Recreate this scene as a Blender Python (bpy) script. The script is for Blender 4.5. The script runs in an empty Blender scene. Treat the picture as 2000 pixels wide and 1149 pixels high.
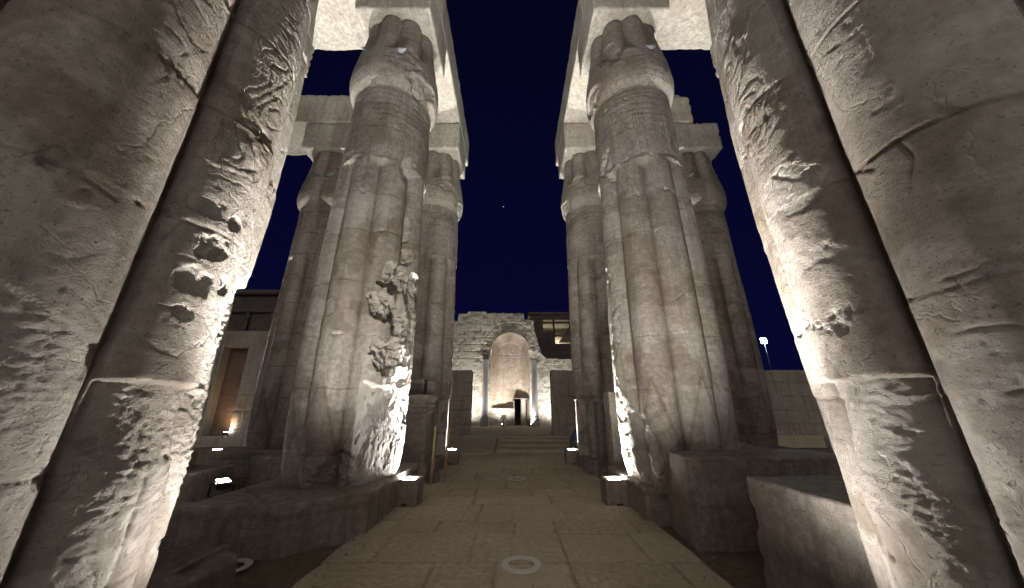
import bpy, bmesh, math, random
import numpy as np
from mathutils import Vector, Matrix

C = bpy.context.scene
COL = C.collection
R_ = math.radians

# ------------------------------------------------------------------ camera, world, lights, exposure
CAM_H, PITCH, FPX, CX, CY = 1.6, R_(18.4), 673.0, 999.0, 574.5
cam = bpy.data.objects.new('camera', bpy.data.cameras.new('camera'))
COL.objects.link(cam)
cam.location = (0, 0, CAM_H)
cam.rotation_euler = (R_(90) + PITCH, 0, 0)
cam.data.sensor_width = 36.0
cam.data.lens = FPX / 2000 * 36.0
cam.data.clip_start = 0.05
cam.data.clip_end = 2000
C.camera = cam

w = bpy.data.worlds.new('World'); C.world = w; w.use_nodes = True
wn, wl = w.node_tree.nodes, w.node_tree.links
bg = wn['Background']
tc = wn.new('ShaderNodeTexCoord'); sep = wn.new('ShaderNodeSeparateXYZ')
ramp = wn.new('ShaderNodeValToRGB')
wl.new(tc.outputs['Generated'], sep.inputs[0]); wl.new(sep.outputs['Z'], ramp.inputs[0])
ramp.color_ramp.elements[0].position = 0.0; ramp.color_ramp.elements[0].color = (0.0014, 0.0020, 0.0185, 1)
ramp.color_ramp.elements[1].position = 0.9; ramp.color_ramp.elements[1].color = (0.0010, 0.0010, 0.0088, 1)
wl.new(ramp.outputs[0], bg.inputs[0]); bg.inputs[1].default_value = 1.0

# one soft, weak directional light added as fill from behind the viewer
sd = bpy.data.lights.new('fill_light', 'SUN'); sd.energy = 0.58; sd.angle = R_(60); sd.color = (1.0, 0.955, 0.89)
so = bpy.data.objects.new('fill_light', sd); COL.objects.link(so)
so.rotation_euler = (R_(60), 0, R_(-3))

C.view_settings.view_transform = 'Standard'; C.view_settings.look = 'None'
C.view_settings.gamma = 1; C.view_settings.exposure = 0.48
C.render.engine = 'CYCLES'
C.cycles.use_denoising = True
C.cycles.max_bounces = 5; C.cycles.diffuse_bounces = 4; C.cycles.glossy_bounces = 2
C.cycles.sample_clamp_indirect = 4.0
C.cycles.use_adaptive_sampling = False
try:
    C.cycles.use_light_tree = True
except Exception:
    pass

LAMP_COL = (1.0, 0.98, 0.955)

# ------------------------------------------------------------------ noise
_rng = np.random.RandomState(7)
PERM = np.concatenate([_rng.permutation(256)] * 3).astype(np.int32)
GR = _rng.normal(size=(256, 3)); GR /= np.linalg.norm(GR, axis=1)[:, None]
GR = GR.astype(np.float32)

def perlin(p, seed=0):
    p = np.asarray(p, np.float32) + np.float32(seed * 17.37)
    i = np.floor(p).astype(np.int32); f = p - i; i &= 255
    u = f * f * f * (f * (f * 6 - 15) + 10)
    out = 0
    for dx in (0, 1):
        a = PERM[i[:, 0] + dx]
        wx = u[:, 0] if dx else 1 - u[:, 0]
        for dy in (0, 1):
            b = PERM[a + i[:, 1] + dy]
            wy = u[:, 1] if dy else 1 - u[:, 1]
            for dz in (0, 1):
                g = GR[PERM[b + i[:, 2] + dz] & 255]
                wz = u[:, 2] if dz else 1 - u[:, 2]
                out = out + wx * wy * wz * (g[:, 0] * (f[:, 0] - dx) + g[:, 1] * (f[:, 1] - dy) + g[:, 2] * (f[:, 2] - dz))
    return out * 1.6

def fbm(p, seed=0, octs=4, lac=2.1, gain=0.5):
    s, a, q = 0, 1.0, np.asarray(p, np.float32)
    for k in range(octs):
        s = s + a * perlin(q, seed + k * 3); a *= gain; q = q * lac
    return s

def worley(p, seed=0):
    """(F1, F2, id) of a jittered cell pattern"""
    p = np.asarray(p, np.float32); i0 = np.floor(p).astype(np.int32)
    d1 = np.full(len(p), 9.0, np.float32); d2 = d1.copy(); idn = np.zeros(len(p), np.int32)
    for dx in (-1, 0, 1):
        for dy in (-1, 0, 1):
            for dz in (-1, 0, 1):
                c = i0 + (dx, dy, dz)
                h = PERM[(PERM[(PERM[(c[:, 0] + seed) & 255] + c[:, 1]) & 255] + c[:, 2]) & 255]
                jit = GR[h] * 0.45 + 0.5
                d = np.sqrt((((c + jit) - p) ** 2).sum(1))
                n1 = d < d1
                d2 = np.where(n1, d1, np.minimum(d2, d)); idn = np.where(n1, h, idn); d1 = np.where(n1, d, d1)
    return d1, d2, idn

def sst(a, b, x):
    t = np.clip((x - a) / (b - a), 0, 1); return t * t * (3 - 2 * t)

# ------------------------------------------------------------------ mesh helpers
def link(name, me, mat=None, parent=None):
    o = bpy.data.objects.new(name, me); COL.objects.link(o)
    if mat is not None: me.materials.append(mat)
    if parent is not None: o.parent = parent
    return o

def tag(o, label=None, cat=None, group=None, kind=None):
    if label: o['label'] = label
    if cat: o['category'] = cat
    if group: o['group'] = group
    if kind: o['kind'] = kind
    return o

def empty(name, loc=(0, 0, 0), rz=0.0):
    o = bpy.data.objects.new(name, None); COL.objects.link(o)
    o.location = loc; o.rotation_euler = (0, 0, rz); o.empty_display_size = 0.2
    return o

def np_mesh(name, verts, quads, smooth=True, attrs=None):
    me = bpy.data.meshes.new(name)
    verts = np.asarray(verts, np.float32); quads = np.asarray(quads, np.int32)
    n = len(quads); k = quads.shape[1]
    me.vertices.add(len(verts)); me.vertices.foreach_set('co', verts.ravel())
    me.loops.add(n * k); me.loops.foreach_set('vertex_index', quads.ravel())
    me.polygons.add(n); me.polygons.foreach_set('loop_start', np.arange(0, n * k, k, dtype=np.int32))
    me.polygons.foreach_set('loop_total', np.full(n, k, np.int32))
    me.polygons.foreach_set('use_smooth', np.full(n, smooth, bool))
    me.update(calc_edges=True); me.validate()
    for a, v in (attrs or {}).items():
        at = me.attributes.new(a, 'FLOAT', 'POINT'); at.data.foreach_set('value', np.asarray(v, np.float32).ravel())
    return me

def grid_quads(nu, nv, wrap=False, keep=None, flip=False):
    i = np.arange(nu if wrap else nu - 1); j = np.arange(nv - 1)
    I, J = np.meshgrid(i, j, indexing='ij')
    I2 = (I + 1) % nu
    q = np.stack([I * nv + J, I2 * nv + J, I2 * nv + J + 1, I * nv + J + 1], -1)
    if keep is not None: q = q[keep]
    q = q.reshape(-1, 4)
    return q[:, ::-1] if flip else q

def bm_mesh(name, bm, mat, parent=None, smooth=False):
    me = bpy.data.meshes.new(name); bm.to_mesh(me); bm.free()
    me.polygons.foreach_set('use_smooth', np.full(len(me.polygons), smooth, bool))
    return link(name, me, mat, parent)

def stone_box(name, lo, hi, mat, parent=None, r=0.02, amp=0.01, res=0.06, seed=0, chip=0.03, rot=0.0, shear=None, extra=None, freq=2.2, courses=None):
    """worn block: rounded, chipped at its edges, uneven on its faces"""
    lo = np.array(lo, float); hi = np.array(hi, float); c0 = (lo + hi) / 2
    P, Q, off = [], [], 0
    for ax in range(3):
        a, b = [k for k in range(3) if k != ax]
        na = max(2, int((hi[a] - lo[a]) / res) + 1); nb = max(2, int((hi[b] - lo[b]) / res) + 1)
        A, B = np.meshgrid(np.linspace(lo[a], hi[a], na), np.linspace(lo[b], hi[b], nb), indexing='ij')
        for s in (0, 1):
            p = np.zeros((na * nb, 3)); p[:, a] = A.ravel(); p[:, b] = B.ravel(); p[:, ax] = hi[ax] if s else lo[ax]
            fl = bool(s) if ax == 1 else not bool(s)
            P.append(p); Q.append(grid_quads(na, nb, flip=fl) + off); off += na * nb
    P = np.concatenate(P); Q = np.concatenate(Q)
    rr = min(r, (hi - lo).min() * 0.45)
    c = np.clip(P, lo + rr, hi - rr); d = P - c; L = np.linalg.norm(d, axis=1) + 1e-9; nrm = d / L[:, None]
    edge = sst(0.15, 0.7, np.sort(np.abs(nrm), axis=1)[:, 1])
    Pr = c + nrm * rr
    n = fbm(P * freq, seed, 4) * amp + perlin(P * 11, seed + 9) * amp * 0.35
    sj = np.zeros(len(P))
    if courses:
        hC, lC = courses; zz_ = (P[:, 2] - lo[2]) + .012 * perlin(P * 3, seed + 6); k_ = np.floor(zz_ / hC); t_ = np.mod(zz_, hC); a_ = np.minimum(t_, hC - t_)
        hx = P[:, 0] + P[:, 1] + k_ * lC * .618 + .012 * perlin(P * 4, seed + 7); t2 = np.mod(hx, lC); b_ = np.minimum(t2, lC - t2)
        sj = np.maximum(np.exp(-(a_ / (res * .7)) ** 2), np.exp(-(b_ / (res * .7)) ** 2)) * np.clip(.6 + perlin(P * 1.5, seed + 8), .15, 1)
        n = n - .014 * sj
    # neighbourhood of the edges
    near = np.sort(np.minimum(P - lo, hi - P), axis=1)[:, 1]
    en = sst(0.10, 0.0, near)
    ch = np.clip(fbm(P * 5, seed + 4, 3) * 1.2 - 0.05, 0, 1) * chip * en + chip * 0.5 * edge * np.clip(perlin(P * 2, seed + 5), 0, 1)
    Pr = Pr + nrm * n[:, None] - (P - c0) / (np.linalg.norm(P - c0, axis=1)[:, None] + 1e-9) * ch[:, None]
    if extra is not None: Pr = extra(Pr)
    base = np.array([c0[0], c0[1], lo[2]]); V = Pr - base
    me = np_mesh(name, V, Q, True, {'wear': np.clip(ch / (chip + 1e-6), 0, 1), 'soil_shade': sj * .6})
    bm = bmesh.new(); bm.from_mesh(me); bmesh.ops.remove_doubles(bm, verts=bm.verts, dist=0.0008)
    bmesh.ops.recalc_face_normals(bm, faces=bm.faces); bm.to_mesh(me); bm.free()
    o = link(name, me, mat, parent); o.rotation_euler = (0, 0, rot)
    o.location = base if parent is None else base - np.array(parent.location)
    return o

def masked_wall(name, xs, zs, keep, yfront, yback, mat, parent=None, attrs=None, along='x', res_smooth=True):
    """solid wall cut to any outline: front surface yfront(x,z), straight back, sides closed"""
    nx, nz = len(xs), len(zs)
    X, Z = np.meshgrid(xs, zs, indexing='ij')
    F = np.stack([X, yfront, Z], -1).reshape(-1, 3)
    B = np.stack([X, np.full_like(X, yback), Z], -1).reshape(-1, 3)
    V = np.concatenate([F, B]); N = nx * nz
    q = grid_quads(nx, nz, keep=keep)
    sides = []
    K = np.zeros((nx + 1, nz + 1), bool); K[1:nx, 1:nz] = keep
    def vid(i, j): return i * nz + j
    for (di, dj) in ((1, 0), (-1, 0), (0, 1), (0, -1)):
        sh = np.zeros_like(K); src = K
        sh = np.roll(np.roll(K, -di, 0), -dj, 1)
        bd = np.argwhere(K & ~sh) - 1
        for i, j in bd:
            if di == 1: a, b = vid(i + 1, j), vid(i + 1, j + 1)
            elif di == -1: a, b = vid(i, j + 1), vid(i, j)
            elif dj == 1: a, b = vid(i + 1, j + 1), vid(i, j + 1)
            else: a, b = vid(i, j), vid(i + 1, j)
            sides.append((a, a + N, b + N, b))
    allq = np.concatenate([q, (q + N)[:, ::-1], np.array(sides, np.int64).reshape(-1, 4)])
    at = None
    if attrs: at = {k: np.concatenate([v.ravel(), v.ravel()]) for k, v in attrs.items()}
    me = np_mesh(name, V, allq, True, at)
    me.polygons.foreach_set('use_smooth', np.concatenate([np.full(len(q), True), np.full(len(allq) - len(q), False)]))
    return link(name, me, mat, parent)

def lathe(name, prof, seg, mat, parent=None, loc=(0, 0, 0), smooth=True, fn=None):
    th = np.linspace(0, 2 * np.pi, seg, endpoint=False)
    r = np.array([p[0] for p in prof]); z = np.array([p[1] for p in prof])
    T, Rr = np.meshgrid(th, r, indexing='ij'); _, Z = np.meshgrid(th, z, indexing='ij')
    if fn is not None: Rr = fn(T, Rr, Z)
    V = np.stack([Rr * np.cos(T), Rr * np.sin(T), Z], -1).reshape(-1, 3)
    q = grid_quads(seg, len(prof), wrap=True)
    o = link(name, np_mesh(name, V, q, smooth), mat, parent); o.location = loc
    return o

# ------------------------------------------------------------------ materials
def new_mat(name):
    m = bpy.data.materials.new(name); m.use_nodes = True
    nt = m.node_tree; b = nt.nodes['Principled BSDF']
    return m, nt, b

def stone_mat(name, light, dark, fresh, stain=(0.16, 0.10, 0.05), stain_amt=0.35, rough=0.92, bump=0.5, scale=1.0, streak=0.5, courses=None):
    m, nt, b = new_mat(name); N, L = nt.nodes, nt.links
    geo = N.new('ShaderNodeNewGeometry')
    mp = N.new('ShaderNodeMapping'); mp.inputs['Scale'].default_value = (scale,) * 3
    L.new(geo.outputs['Position'], mp.inputs[0])
    def noise(sc, det, src=mp, ro=0.6, dist=0.0):
        n = N.new('ShaderNodeTexNoise'); n.inputs['Scale'].default_value = sc; n.inputs['Detail'].default_value = det
        n.inputs['Roughness'].default_value = ro; n.inputs['Distortion'].default_value = dist
        L.new(src.outputs[0], n.inputs['Vector']); return n
    def ramp(src, a, c0=(0, 0, 0, 1), bpos=1.0, c1=(1, 1, 1, 1)):
        r = N.new('ShaderNodeValToRGB'); r.color_ramp.elements[0].position = a; r.color_ramp.elements[0].color = c0
        r.color_ramp.elements[1].position = bpos; r.color_ramp.elements[1].color = c1
        L.new(src, r.inputs[0]); return r
    def mix(f, a, c, typ='MIX'):
        x = N.new('ShaderNodeMix'); x.data_type = 'RGBA'; x.blend_type = typ
        for s, v in ((x.inputs[0], f), (x.inputs[6], a), (x.inputs[7], c)):
            if isinstance(v, (int, float)): s.default_value = v
            elif isinstance(v, tuple): s.default_value = v if len(v) == 4 else (*v, 1)
            else: L.new(v, s)
        return x.outputs[2]
    n1 = noise(1.3, 5); n2 = noise(13, 7, ro=0.75)
    base = mix(ramp(n1.outputs[0], 0.32, bpos=0.7).outputs[0], dark, light)
    base = mix(ramp(n2.outputs[0], 0.38, bpos=0.62).outputs[0], mix(0.55, base, tuple(v * 0.7 for v in dark)), mix(0.6, base, tuple(min(1, v * 1.3) for v in light)))
    st = N.new('ShaderNodeMapping'); st.inputs['Scale'].default_value = (7, 7, 0.55); L.new(geo.outputs['Position'], st.inputs[0])
    n3 = noise(1.0, 5, st, 0.65, 0.6)
    m1 = N.new('ShaderNodeMath'); m1.operation = 'MULTIPLY'; m1.inputs[1].default_value = streak
    L.new(ramp(n3.outputs[0], 0.50, bpos=0.66).outputs[0], m1.inputs[0])
    base = mix(m1.outputs[0], base, tuple(v * 0.55 for v in dark))
    n4 = noise(0.55, 4, dist=0.8)
    m2 = N.new('ShaderNodeMath'); m2.operation = 'MULTIPLY'; m2.inputs[1].default_value = stain_amt
    L.new(ramp(n4.outputs[0], 0.47, bpos=0.60).outputs[0], m2.inputs[0])
    base = mix(m2.outputs[0], base, stain)
    # bedding bands of the sandstone
    bd = N.new('ShaderNodeMapping'); bd.inputs['Scale'].default_value = (0.8, 0.8, 9); bd.inputs['Rotation'].default_value = (0.07, 0.05, 0)
    L.new(geo.outputs['Position'], bd.inputs[0])
    n5 = noise(1.0, 4, bd, 0.6, 0.3)
    base = mix(ramp(n5.outputs[0], 0.45, (0, 0, 0, 1), 0.75, (0.4, 0.4, 0.4, 1)).outputs[0], base, tuple(v * 0.75 for v in dark))
    # dark pits
    n6 = noise(52, 3, ro=0.55)
    base = mix(ramp(n6.outputs[0], 0.58, (0, 0, 0, 1), 0.68, (0.7, 0.7, 0.7, 1)).outputs[0], base, tuple(v * 0.5 for v in dark))
    wa = N.new('ShaderNodeAttribute'); wa.attribute_name = 'wear'
    base = mix(wa.outputs['Fac'], base, fresh)
    dk = N.new('ShaderNodeAttribute'); dk.attribute_name = 'soil_shade'  # dark joints and dirt, plus the shade painted into the column creases
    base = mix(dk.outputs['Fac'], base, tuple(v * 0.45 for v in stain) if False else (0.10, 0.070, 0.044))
    L.new(base, b.inputs['Base Color'])
    b.inputs['Roughness'].default_value = rough; b.inputs['Specular IOR Level'].default_value = 0.25
    # bump: coarse lumps, grain, tool scratches lying flat, hairline cracks
    nb1 = noise(20, 7, ro=0.68); nb2 = noise(85, 5, ro=0.75)
    sc = N.new('ShaderNodeMapping'); sc.inputs['Scale'].default_value = (3, 3, 60); sc.inputs['Rotation'].default_value = (0.12, -0.1, 0)
    L.new(geo.outputs['Position'], sc.inputs[0]); nb3 = noise(1.0, 3, sc, 0.6, 0.4)
    vr = N.new('ShaderNodeTexVoronoi'); vr.feature = 'DISTANCE_TO_EDGE'; vr.inputs['Scale'].default_value = 0.9
    wv = N.new('ShaderNodeVectorMath'); wv.operation = 'MULTIPLY_ADD'; wv.inputs[1].default_value = (0.5, 0.5, 0.5)
    nw = noise(2.6, 4); L.new(nw.outputs['Color'], wv.inputs[0]); L.new(mp.outputs[0], wv.inputs[2]); L.new(wv.outputs[0], vr.inputs['Vector'])
    cr = ramp(vr.outputs['Distance'], 0.0, (0, 0, 0, 1), 0.012, (1, 1, 1, 1))
    def add(a, c, k):
        x = N.new('ShaderNodeMath'); x.operation = 'MULTIPLY_ADD'; x.inputs[1].default_value = k
        L.new(c, x.inputs[0])
        if isinstance(a, float): x.inputs[2].default_value = a
        else: L.new(a, x.inputs[2])
        return x.outputs[0]
    h = add(0.0, nb1.outputs[0], 1.1); h = add(h, nb2.outputs[0], 0.55); h = add(h, nb3.outputs[0], 0.28)
    h = add(h, cr.outputs[0], 0.35); h = add(h, ramp(n6.outputs[0], 0.6, bpos=0.72).outputs[0], -0.35)
    bp = N.new('ShaderNodeBump'); bp.inputs['Strength'].default_value = bump; bp.inputs['Distance'].default_value = 0.02
    L.new(h, bp.inputs['Height']); L.new(bp.outputs[0], b.inputs['Normal'])
    return m

def plain_mat(name, col, rough=0.7, metal=0.0, var=0.25, sc=12.0, bump=0.15):
    m, nt, b = new_mat(name); N, L = nt.nodes, nt.links
    t = N.new('ShaderNodeTexCoord'); n = N.new('ShaderNodeTexNoise'); n.inputs['Scale'].default_value = sc; n.inputs['Detail'].default_value = 5
    L.new(t.outputs['Object'], n.inputs['Vector'])
    x = N.new('ShaderNodeMix'); x.data_type = 'RGBA'
    x.inputs[6].default_value = (*[v * (1 - var) for v in col], 1); x.inputs[7].default_value = (*[min(1, v * (1 + var)) for v in col], 1)
    L.new(n.outputs[0], x.inputs[0]); L.new(x.outputs[2], b.inputs['Base Color'])
    b.inputs['Roughness'].default_value = rough; b.inputs['Metallic'].default_value = metal
    bp = N.new('ShaderNodeBump'); bp.inputs['Strength'].default_value = bump; bp.inputs['Distance'].default_value = 0.01
    L.new(n.outputs[0], bp.inputs['Height']); L.new(bp.outputs[0], b.inputs['Normal'])
    return m

def glow_mat(name, col, s):
    m, nt, b = new_mat(name); b.inputs['Base Color'].default_value = (*col, 1)
    b.inputs['Emission Color'].default_value = (*col, 1); b.inputs['Emission Strength'].default_value = s
    return m

M = {}
M['col'] = stone_mat('sandstone', (0.375, 0.333, 0.285), (0.245, 0.213, 0.178), (0.45, 0.415, 0.37), bump=0.85)
M['col_far'] = stone_mat('sandstone_warm', (0.35, 0.31, 0.26), (0.26, 0.22, 0.18), (0.42, 0.38, 0.32), bump=0.5)
M['beam'] = stone_mat('architrave_stone', (0.49, 0.45, 0.385), (0.35, 0.315, 0.26), (0.5, 0.47, 0.41), stain_amt=0.25, bump=0.5)
M['base'] = stone_mat('plinth_stone', (0.30, 0.265, 0.23), (0.19, 0.165, 0.14), (0.36, 0.33, 0.29), bump=0.8)
M['block'] = stone_mat('weathered_block_stone', (0.21, 0.183, 0.155), (0.13, 0.112, 0.093), (0.27, 0.24, 0.21), bump=0.8)
M['wall'] = stone_mat('plastered_wall_stone', (0.52, 0.485, 0.41), (0.40, 0.365, 0.295), (0.30, 0.26, 0.20), stain_amt=0.25, bump=0.8, scale=0.8)
M['niche'] = stone_mat('niche_plaster', (0.46, 0.38, 0.29), (0.36, 0.28, 0.21), (0.5, 0.46, 0.4), stain=(0.30, 0.17, 0.10), stain_amt=0.35, bump=0.5, scale=0.8)
M['pave'] = stone_mat('paving_stone', (0.43, 0.365, 0.27), (0.31, 0.257, 0.185), (0.41, 0.35, 0.26), stain=(0.28, 0.215, 0.14), stain_amt=0.4, bump=0.35, streak=0.0)
M['sand'] = stone_mat('trodden_sand', (0.17, 0.135, 0.092), (0.115, 0.09, 0.062), (0.2, 0.16, 0.11), stain=(0.10, 0.075, 0.05), bump=1.0, streak=0.0)
M['granite'] = plain_mat('grey_granite', (0.20, 0.19, 0.18), 0.5, var=0.6, sc=60, bump=0.2)
M['box'] = stone_mat('lamp_housing_stone', (0.23, 0.20, 0.165), (0.17, 0.145, 0.12), (0.27, 0.24, 0.2), bump=0.3)
M['metal'] = plain_mat('dark_metal', (0.03, 0.03, 0.035), 0.45, 0.7)
M['wood'] = plain_mat('pale_timber', (0.42, 0.32, 0.14), 0.65, sc=20, var=0.3)
M['ring'] = plain_mat('tour_ring_overlay', (0.50, 0.47, 0.43), 0.8, var=0.06, sc=30)
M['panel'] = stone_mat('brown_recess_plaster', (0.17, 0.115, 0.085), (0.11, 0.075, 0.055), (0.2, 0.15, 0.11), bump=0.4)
M['dark'] = stone_mat('dark_masonry', (0.10, 0.085, 0.075), (0.06, 0.05, 0.045), (0.12, 0.1, 0.09), bump=0.6)  # dark brown tone for rear buildings, doorway and broken capital
M['sign'] = plain_mat('sign_panel', (0.55, 0.57, 0.56), 0.5, var=0.05)
M['lamp'] = glow_mat('lamp_glass', (1.0, 0.97, 0.92), 60)
M['lampcool'] = glow_mat('cool_lamp_glass', (0.75, 0.95, 1.0), 700)

# ------------------------------------------------------------------ where a point of the photograph meets the place
def ray(u, v):
    x, y = (u - CX) / FPX, (CY - v) / FPX
    return np.array([x, math.cos(PITCH) - y * math.sin(PITCH), math.sin(PITCH) + y * math.cos(PITCH)])

def on_col(u, v, c, R=None):
    R = R or (1.08 if c[1] < 3 else 0.97)
    return on_col_r(u, v, c, R)

def on_col_r(u, v, c, R):
    """angle and height where the line of sight to (u,v) meets the shaft; right-hand columns are measured mirrored"""
    d = ray(u, v); cx = abs(c[0])
    if u > CX: d[0] = -d[0]
    ox, oy = cx, -c[1]          # viewer relative to the left-hand column's centre
    a = d[0] ** 2 + d[1] ** 2; b = ox * d[0] + oy * d[1]; cc = ox * ox + oy * oy - R * R
    disc = b * b - a * cc
    t = (-b - math.sqrt(disc)) / a if disc > 0 else -b / a
    return math.atan2(oy + t * d[1], ox + t * d[0]), CAM_H + t * d[2]

# ------------------------------------------------------------------ papyrus-bundle columns
XI, XO = 2.82, 6.7
ROW = {'A': 1.85, 'B': 6.45, 'C': 11.0}

PROF = np.array([(0.0, .90), (.30, .90), (.50, .86), (.62, .91), (.8, .945), (1.3, .97), (2.4, .985), (4.0, .965), (5.2, .93), (6.33, .90),
                 (6.40, .885), (7.0, .87), (7.7, .862), (8.20, .85), (8.26, .90), (8.34, .96), (8.46, 1.0), (8.62, 1.02),
                 (8.85, 1.01), (9.2, .965), (9.7, .88), (10.1, .82), (10.42, .79), (10.5, .765)])
PROFC = PROF.copy(); PROFC[:6, 1] = (.95, .95, .95, .96, .965, .97)
PROFA = np.array([(0, .9), (.3, .90), (.7, .94), (1.2, .96), (1.6, .985), (2.3, 1.03), (3.1, 1.07), (4.1, 1.09), (5.3, 1.06), (6.33, 1.0),
                  (6.40, .97), (7.7, .92), (8.20, .9), (8.26, .92), (8.34, .97), (8.46, 1.0), (8.62, 1.02), (8.85, 1.01), (9.7, .88), (10.5, .765)])

def lobes(phi, cre, b=0.39):
    """bundle of eight stems; returns radius factor and the angle within its stem (-1..1)"""
    k = np.mod(phi - cre, math.pi / 4) - math.pi / 8
    a = 1 - b
    return a * np.cos(k) + np.sqrt(np.maximum(1e-6, b * b - (a * np.sin(k)) ** 2)), k / (math.pi / 8)

def build_column(name, row, side, outer, label, group, feats=None, res=(0.02, 0.02), cre=R_(22.5), prof=PROF, seed=0, lb=0.32, mat=None, z0=0.3,
                 joints=None, relief=(), rough_zone=None, tri=True, zdense=(0.3, 6.3), ztop=None):
    cx = (XO if outer else XI) * side; cy = ROW[row]
    toward = math.atan2(-cy, abs(cx))            # mirrored frame: column on the left, aisle at phi = 0
    # angles: dense on the side that can be seen
    nv = int(math.radians(192) / (res[0] / 0.99)); ph1 = np.linspace(toward - R_(96), toward + R_(96), nv)
    ph2 = np.linspace(toward + R_(96), toward + R_(264), 40)[1:-1]
    phi = np.concatenate([ph1, ph2])
    zd = np.arange(z0, zdense[1], res[1]); zc = np.arange(zdense[1], 10.5, max(res[1], 0.022)); zz = np.concatenate([zd, zc, [10.5]])
    P, Z = np.meshgrid(phi, zz, indexing='ij'); p = P.ravel(); z = Z.ravel()
    R = np.interp(z, prof[:, 0], prof[:, 1])
    lf, u = lobes(p, cre, lb)
    # stems end in rounded tops under the binding band; bud stems begin above the swelling
    q0 = np.stack([np.cos(p), np.sin(p), z], -1) 
    wob = perlin(q0 * (3, 3, 3), seed + 40) * 0.03
    amt = sst(6.39, 6.25, z + 0.10 * u ** 2 + wob)
    amt = np.maximum(amt, sst(9.08, 9.18, z - 0.16 * u ** 2 + wob * 2) * 0.9)
    amt = np.maximum(amt, 0.12 * sst(8.25, 8.45, z) * sst(9.4, 9.1, z))
    r = R * (1 + (lf - 1) * amt)
    crease_shade = (.55 if row == 'A' else .5) * amt * sst(.09, 0.0, 1 - np.abs(u)) * (z < 6.5)  # shade of the creases painted in as a dark line
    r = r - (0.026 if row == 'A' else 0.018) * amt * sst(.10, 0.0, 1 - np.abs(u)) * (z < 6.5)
    # band: five ropes and the small stems tucked in it
    inband = sst(6.39, 6.45, z) * sst(8.24, 8.20, z)
    r = r + inband * 0.0025 * np.sin((z - 7.2) * 2 * math.pi / 0.14) * sst(7.2, 7.3, z)
    sm = np.abs(np.mod(p - cre + R_(8), math.pi / 4) - R_(8)); 
    tuck = sst(R_(7.5), R_(6.8), sm) * sst(6.41, 6.5, z) * sst(7.45, 7.4, z)
    fl = np.abs(np.mod(sm * 180 / math.pi, 3.4) - 1.7)
    r = r + tuck * (0.016 - 0.010 * sst(0.5, 0.15, fl))
    q = np.stack([r * np.cos(p), r * np.sin(p), z], -1).astype(np.float32)
    qs = q + seed * 3.1
    d = fbm(qs * 0.9, seed, 3) * 0.006 + fbm(qs * 5, seed + 2, 3) * 0.0012
    wear = np.zeros_like(z); soil_shade = crease_shade * np.clip(.7 + perlin(qs * 2, seed + 99), .2, 1)
    # drums
    jz = joints if joints is not None else [0.95 + 0.0, 1.9, 2.75, 3.7, 4.7, 5.5, 6.35, 7.1, 7.9, 8.9, 9.7]
    rs = np.random.RandomState(seed + 5)
    jn = perlin(np.stack([np.cos(p) * 1.5, np.sin(p) * 1.5, z * 0 + seed], -1), 3) * 0.02 + perlin(np.stack([np.cos(p) * 6, np.sin(p) * 6, z * 1.0], -1), 4) * 0.008
    prev = 0
    for j in jz:
        zj = j + jn
        off = rs.uniform(-0.006, 0.006); d += sst(zj - 0.01, zj + 0.01, z) * (off - prev); prev = off
        strength = np.clip(0.45 + 1.0 * perlin(q0 * 2.2 + j, seed + 11), 0.08, 1)
        d -= np.exp(-((z - zj) / max(0.008, res[1] * 0.75)) ** 2) * 0.015 * strength
        soil_shade += 0.7 * np.exp(-((z - zj) / max(.009, res[1] * .7)) ** 2) * strength
        chipn = np.clip(fbm(qs * 7, seed + int(j * 10), 3) - 0.28 , 0, 1) * np.exp(-((z - zj) / 0.05) ** 2)
        d -= chipn * 0.06; wear += chipn * 1.2
    # vertical joints of the half drums
    for kk, j in enumerate(jz[:-1]):
        pv = rs.uniform(-math.pi, math.pi); dp = np.abs(np.mod(p - pv + math.pi, 2 * math.pi) - math.pi) + 0.003 * perlin(q * 4, 8)
        d -= np.exp(-(dp / 0.010) ** 2) * 0.008 * sst(j, j + .02, z) * sst(jz[kk + 1], jz[kk + 1] - .02, z)
    # every drum has its own tone, halves differ
    for kk, j in enumerate(jz[:-1]):
        hv = np.sin(p * 1.0 + rs.uniform(0, 6.28)) > rs.uniform(-.6, .6)
        band = sst(j - .008, j + .008, z - jn) * sst(jz[kk + 1] + .008, jz[kk + 1] - .008, z - jn)
        soil_shade += band * np.where(hv, rs.uniform(0, .20), rs.uniform(0, .20)); wear += band * np.where(hv, rs.uniform(0, .35), 0)
    big = fbm(qs * (1.1, 1.1, 1.6), seed + 28, 5); soil_shade += .34 * sst(.18, .34, big) * (z < 8)
    # pits and flaked patches
    pit = np.clip(perlin(qs * 27, seed + 20) - 0.45, 0, 1); d -= pit * 0.016
    fp = fbm(qs * (1.7, 1.7, 2.4), seed + 21, 4)
    flake = sst(0.36, 0.42, fp); d -= flake * 0.0035; wear += flake * 0.2
    # flat tool scratches in patches
    scr = perlin(q * (5, 5, 60) + (0, 0, 6 * perlin(q * 1.5, 3)[0]), seed + 23) * sst(-0.1, 0.35, perlin(qs * 1.6, seed + 24))
    d += scr * 0.0011
    # sheath triangles cut at the foot of each stem
    if tri:
        for hgt, zb in ((1.25, 0.85), (0.8, 0.85)):
            e = np.abs(u) - (1 - (z - zb) / hgt)
            d -= np.exp(-(e / 0.05) ** 2) * 0.007 * sst(0.6, 0.9, z) * sst(zb + hgt + .02, zb + hgt - .02, z)
        soil_shade += 0.30 * np.exp(-((np.abs(u) - (1 - (z - 0.85) / 1.25)) / 0.07) ** 2) * sst(2.1, 2.08, z) * sst(.8, 1.0, z)
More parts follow.
